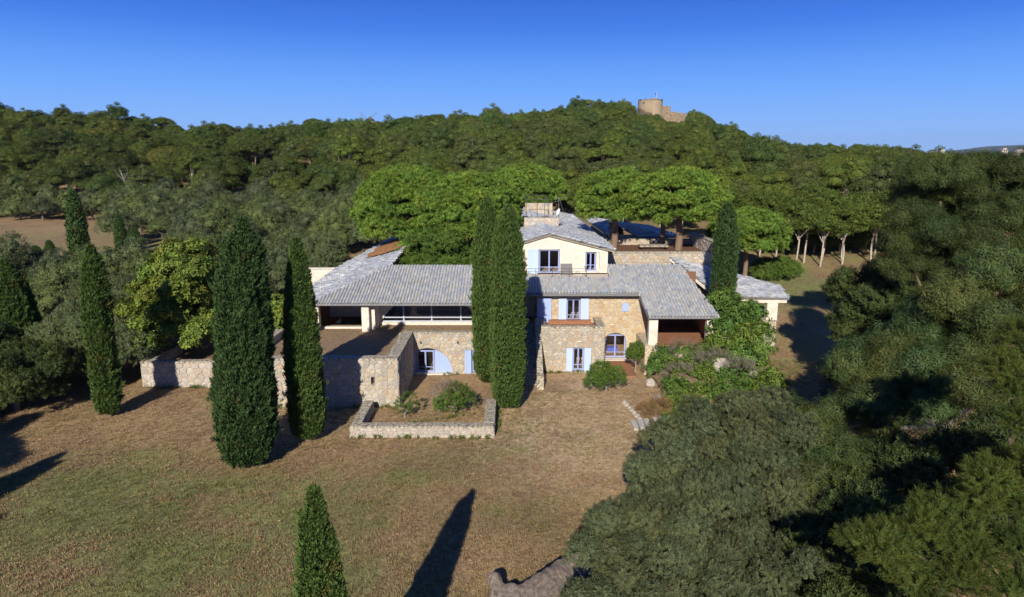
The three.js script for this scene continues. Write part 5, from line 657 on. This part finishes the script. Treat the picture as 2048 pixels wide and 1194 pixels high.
{ // weeds along the feet of the walls, fallen leaves on the lawn
  const r = rngOf(731), spots = []; const run = (x0, d0, x1, d1, n) => { for (let k = 0; k < n; k++) { const f = r(), g = ns(f * 9, x0, d0); if (g < -.05) continue; spots.push({ p: [mix(x0, x1, f) + (r() - .5) * .25, 0, -mix(d0, d1, f) + (r() - .5) * .25], d: vnorm([(r() - .5) * .8, 1, (r() - .5) * .8]), s: .4 + r() * .8, t: r() < .35 ? [1.9, 1.25, 1.5] : tintOf(r, .5, .3) }); } };
  run(-10.7, 42.3, -1.2, 42.3, 120); run(-29.8, 52.3, -20.6, 52.3, 110); run(-20.5, 48, -8.4, 48, 90); run(-8.2, 55.7, 1, 55.7, 60); run(2.6, 56.2, 8, 56.2, 80); run(-.9, 43, -.9, 47.5, 40); run(-9.9, 43.4, -2, 47, 60);
  const o = new THREE.Group(); o.name = 'weeds'; tag(o, 'small weeds and dry tufts along the feet of the stone walls', 'weeds', null, 'stuff'); scene.add(o); scatter(o, spots, SPRIG.bush, LEAF.bush, 'weed_tufts');
  const leafy = sprig(33, { n: 3, len: .01, spread: .05, leaf: [.11, .06], open: [1.3, 1.55] }), lit2 = []; for (let k = 0; k < 5200; k++) { const d = 22 + r() * 34, x = -d * .72 + r() * d * 1.15; if (x > -31 && x < 20 && d > 42 && !(d < 52 && x > -.5 && x < 9)) continue; if (ns(x / 6, d / 6, 8) < -.12) continue; lit2.push({ p: [x, terrain(x, d) + .02, -d], d: vnorm([(r() - .5) * .3, 1, (r() - .5) * .3]), s: .6 + r() * .9, t: tintOf(r, .9, .3) }); }
  const l = new THREE.Group(); l.name = 'leaf_litter'; tag(l, 'scattered fallen leaves and bark flakes across the dry lawn', 'leaves', null, 'stuff'); scene.add(l); scatter(l, lit2, leafy, leafMat(.30, .20, .11, .9), 'fallen_leaves');
}
// ---------- stones in the foreground and by the bank ----------
{ // curved ledge
  const P = [[-.7, .55, 26.3], [-.05, .42, 26.1], [.9, .5, 26.5], [1.7, .5, 27.4], [2.6, .45, 28.3], [3.8, .35, 28.8]], t = thing('stone_ledge', 'curved weathered grey-brown rock ledge at the bottom edge of the lawn', 'ledge', [1.4, 0, 27]);
  const c = new THREE.CatmullRomCurve3(P.map((p) => V(...p))), n = 70, prof = [[.10, -.5], [.06, .0], [-.02, .06], [-.16, .08], [-.42, .02], [-.75, -.12], [-1.15, -.3], [-1.7, -.56]], pos = [], idx = []; const rr = rngOf(9);
  for (let i = 0; i <= n; i++) { const o = c.getPoint(i / n), tg = c.getTangent(i / n), side = new THREE.Vector3(-tg.z, 0, tg.x).normalize(); if (side.z > 0) side.negate(); prof.forEach(([a, h], k) => { const w = fbm(i * .16, k * .7, 2.2, 4), q = o.clone().addScaledVector(side, a + w * .14); pos.push(q.x, Math.max(-.2, o.y + h + w * .22), q.z); }); }
  const w = prof.length; for (let i = 0; i < n; i++) for (let k = 0; k < w - 1; k++) { const a = i * w + k; idx.push(a, a + w, a + 1, a + 1, a + w, a + w + 1); }
  const g = new THREE.BufferGeometry(); g.setAttribute('position', new THREE.Float32BufferAttribute(pos, 3)); g.setIndex(idx); g.computeVertexNormals(); const nn = g.attributes.normal; if (nn.getY(5 * w + 3) < 0) { g.setIndex(idx.reduce((o, _, i) => { if (i % 3 === 0) o.push(idx[i], idx[i + 2], idx[i + 1]); return o; }, [])); g.computeVertexNormals(); } uvMetres(g);
  const rock = std(lin(.25, .205, .17), .9, { map: scaled(stoneCol, .22), bumpMap: scaled(stoneBump, .5), bumpScale: .02 });
  part(t, 'ledge_rock', g, rock); const b = new THREE.IcosahedronGeometry(.34, 3), bp = b.attributes.position; for (let i = 0; i < bp.count; i++) { const x = bp.getX(i), y = bp.getY(i), z = bp.getZ(i), f = 1 + .5 * fbm(x * 3, y * 3, z * 3); bp.setXYZ(i, x * f - .75, y * f * 1.05 + .55, z * f - 26.2); } b.computeVertexNormals(); part(t, 'end_boulder', uvMetres(b), rock);
}
const rockGeo = (x, y, d, a, b, c, seed) => { const g = new THREE.IcosahedronGeometry(1, 2), p = g.attributes.position; for (let i = 0; i < p.count; i++) { const X = p.getX(i), Y = p.getY(i), Z = p.getZ(i), f = 1 + .55 * fbm(X * 1.6 + seed, Y * 1.6, Z * 1.6, 3); p.setXYZ(i, x + X * a * f, y + Y * b * f, -d + Z * c * f); } g.computeVertexNormals(); return uvMetres(g); };
{ // white steps and boulders by the bank
  const t = thing('garden_steps', 'short flight of worn white stone steps below the creeper bank', 'stairs', [9.9, 0, 44]);
  [[8.35, 44.0, 0, .15], [8.75, 43.8, .15, .3], [9.15, 43.6, .3, .44]].forEach(([x, d, y0, y1], k) => part(t, 'step', bx(x, x + .36, 0, y1, d - .2 + k * .1, d + 1.3), STONE.pale[4]));
  [[9.9, 43.9, .35], [10.3, 43.7, .5], [10.7, 43.5, .62], [11.1, 43.3, .72]].forEach(([x, d, y]) => part(t, 'step', bx(x, x + .33, 0, y, d, d + 1.5), STONE.pale[4]));
  const e = thing('stone_edging', 'line of white edging stones along the tawny grass bed', 'edging', [9.2, 0, 46]); for (let k = 0; k < 9; k++) part(e, 'edging_stone', rockGeo(8.55 + k * .09, .08, 49 - k * .55, .2, .16, .3, k * 3), STONE.pale[k % 6]);
  const B = [[11.2, .6, 52.6, .4, .35, .4, 'pale boulder under the creeper beside the upright shrub'], [11.4, .3, 49.6, .6, .3, .5, 'pale flat boulder at the left end of the creeper bank'], [13.8, 1.9, 54.6, .6, .4, .5, 'white rock at the foot of the white porch pillar'], [19.4, 1.3, 52.4, .4, .4, .4, 'white rock among creeper below the fig tree'], [17.2, 1.8, 53.8, .7, .4, .5, 'pinkish rock on the porch bank between creeper and fig']];
  B.forEach(([x, y, d, a, b, c, label], k) => { const o = part(thing('boulder', label, 'boulder', [x, 0, d], 'pale boulders on the bank'), 'rock', rockGeo(x, y * .6, d, a, Math.max(b, y * .6), c, k * 7 + 1), STONE.pale[k % 6]); });
  structure('bank', (() => { const g = rockGeo(15.2, -.3, 52.5, 3.6, 1.9, 4.2, 5); return g; })(), M.soil);
}
// ---------- hilltop fort, windmill, far shore ----------
{
  const by = 44.5, t = thing('hilltop_fort', 'sandstone hilltop fort with a round tower and stepped ramparts', 'fort', [112, by, 545]), stone = std(lin(.66, .53, .40), .95, { map: scaled(lichen, .07), bumpMap: scaled(stoneBump, .15), bumpScale: .5 });
  const cyl = (x, d, r0, r1, y0, y1) => { const g = new THREE.CylinderGeometry(r1, r0, y1 - y0, 40, 1, true); g.translate(x, (y0 + y1) / 2, -d); return g; };
  const tw = part(t, 'round_tower', cyl(106.5, 545, 9.7, 9.3, by - 6, 58.6), stone); part(t, 'tower_top', (() => { const g = new THREE.CylinderGeometry(9.2, 9.2, .4, 40); g.translate(106.5, 58.1, -545); return g; })(), stone);
  const q = new GB(); for (let k = 0; k < 26; k++) { const a = k / 26 * 6.283, b2 = a + .19, R = 9.35; if (k % 7 === 3) continue; const P = (an, r, y) => [106.5 + Math.cos(an) * r, y, -545 + Math.sin(an) * r]; q.quad(P(a, R, 58.3), P(a, R, 59.4), P(b2, R, 59.4), P(b2, R, 58.3)); q.quad(P(a, R - 1, 59.4), P(b2, R - 1, 59.4), P(b2, R, 59.4), P(a, R, 59.4)); q.quad(P(b2, R - 1, 58.3), P(b2, R - 1, 59.4), P(a, R - 1, 59.4), P(a, R - 1, 58.3)); } part(t, 'parapet', q.build(), stone, tw);
  part(t, 'tower_cap', (() => { const g = new THREE.CylinderGeometry(1.5, 3.4, 2.0, 18); g.translate(109, 59.4, -543); return g; })(), stone);
  part(t, 'embrasure', bx(99.6, 100.6, 56.0, 57.4, 537.6, 538.6), M.iron);
  const ra = (x0, x1, y0, y1, d0, d1) => part(t, 'rampart', bx(x0, x1, y0, y1, d0, d1), stone); ra(113, 121.5, 40, 54.2, 541, 548); ra(121.503, 127, 38, 50.2, 540.5, 547); ra(127.003, 133.5, 36, 49.2, 539.5, 547); ra(114.5, 120, 54.2, 54.7, 544, 546);
  const f = thing('flagpole', 'flagpole with a small dark flag on top of the round fort tower', 'flagpole', [110.5, 60, 543]); part(f, 'pole', bar([110.5, 59.5, 543], [110.5, 64.6, 543], .12), std(lin(.7, .7, .7), .5)); part(f, 'flag', bx(109.5, 110.38, 62.6, 64.3, 542.95, 543.05), std(lin(.08, .08, .14), .8));
  const w = thing('windmill', 'lattice sails of a windmill showing above the skyline pines', 'windmill', [-86, 28, 425]), iron = std(lin(.12, .12, .13), .7);
  part(w, 'tower', (() => { const g = new THREE.CylinderGeometry(2.6, 3.1, 14, 20); g.translate(-86, 31.5, -427); return g; })(), stone); part(w, 'cap', (() => { const g = new THREE.ConeGeometry(3, 2.4, 20); g.translate(-86, 39.7, -427); return g; })(), iron);
  for (const a of [.75, 2.39, 3.89, 5.53]) { const c = Math.cos(a), s = Math.sin(a), o = [-86, 38.2, 423.5]; part(w, 'sail', [bar(o, [o[0] + c * 7, o[1] + s * 7, 423.5], .1), bar([o[0] + c * 1.5 - s * .9, o[1] + s * 1.5 + c * .9, 423.5], [o[0] + c * 7 - s * .9, o[1] + s * 7 + c * .9, 423.5], .05), ...[2, 3, 4, 5, 6, 7].map((q) => bar([o[0] + c * q, o[1] + s * q, 423.5], [o[0] + c * q - s * .9, o[1] + s * q + c * .9, 423.5], .05))], iron); }
}
{ // far hills across the water, with villas
  const hill = (name, x0, x1, d, base, top, seed, mat) => { const n = 90, m = 8, pos = [], idx = []; for (let i = 0; i <= n; i++) for (let j = 0; j <= m; j++) { const f = i / n, g = j / m, x = mix(x0, x1, f); pos.push(x, base + top(f) * Math.sin(Math.min(1, g * 1.2) * 1.57) * (1 + .12 * fbm(f * 14, g * 3, seed)), -d - g * d * .16); } for (let i = 0; i < n; i++) for (let j = 0; j < m; j++) { const a = i * (m + 1) + j; idx.push(a, a + m + 1, a + 1, a + 1, a + m + 1, a + m + 2); } const g = new THREE.BufferGeometry(); g.setAttribute('position', new THREE.Float32BufferAttribute(pos, 3)); g.setIndex(idx); g.computeVertexNormals(); uvMetres(g); structure(name, g, mat); };
  const green = std(lin(.05, .075, .035), .95, { map: scaled(stoneCol, .004) });
  hill('far_hill', 1300, 3200, 2300, -30, (f) => 42 + 34 * sstep(.25, .75, f) + 9 * Math.sin(f * 17), 3, green);
  hill('distant_mountains', 2500, 9000, 6200, -30, (f) => 60 + 130 * sstep(.22, .62, f) + 24 * Math.sin(f * 21), 5, green);
  const r = rngOf(881); for (const [x, y, d, w, label] of [[1408, 24, 2330, 16, 'white villa above the near crown on the far hill, lower left one'], [1440, 30, 2340, 12, 'small white villa near the top of the far hill, left'], [1635, 26, 2320, 18, 'white villa on the far hill at the right edge, middle'], [1655, 33, 2350, 12, 'white villa high on the far hill near the right edge'], [1700, 30, 2340, 20, 'white villa on the far hill cut by the right edge'], [1670, 17, 2310, 26, 'long pale villa low on the far hill']]) { const t = thing('villa', label, 'villa', [x, y - 6, d], 'white villas on the far hill'); part(t, 'wall', bx(x - w / 2, x + w / 2, y - 8, y + 4, d - 6, d + 6), M.white); const g = new THREE.ConeGeometry(w * .75, 3, 4); g.rotateY(.785); g.scale(1, 1, .7); g.translate(x, y + 5.5, -d); part(t, 'roof', g, M.terracotta); for (let k = 0; k < 3; k++) part(t, 'window', bx(x - w * .32 + k * w * .28, x - w * .32 + k * w * .28 + 1.4, y - 1, y + 1.5, d - 6.1, d - 6.02), M.grey); }
}
scene.fog = new THREE.FogExp2(new THREE.Color().setRGB(.55, .68, .95), .00004);
renderer.render(scene, camera);
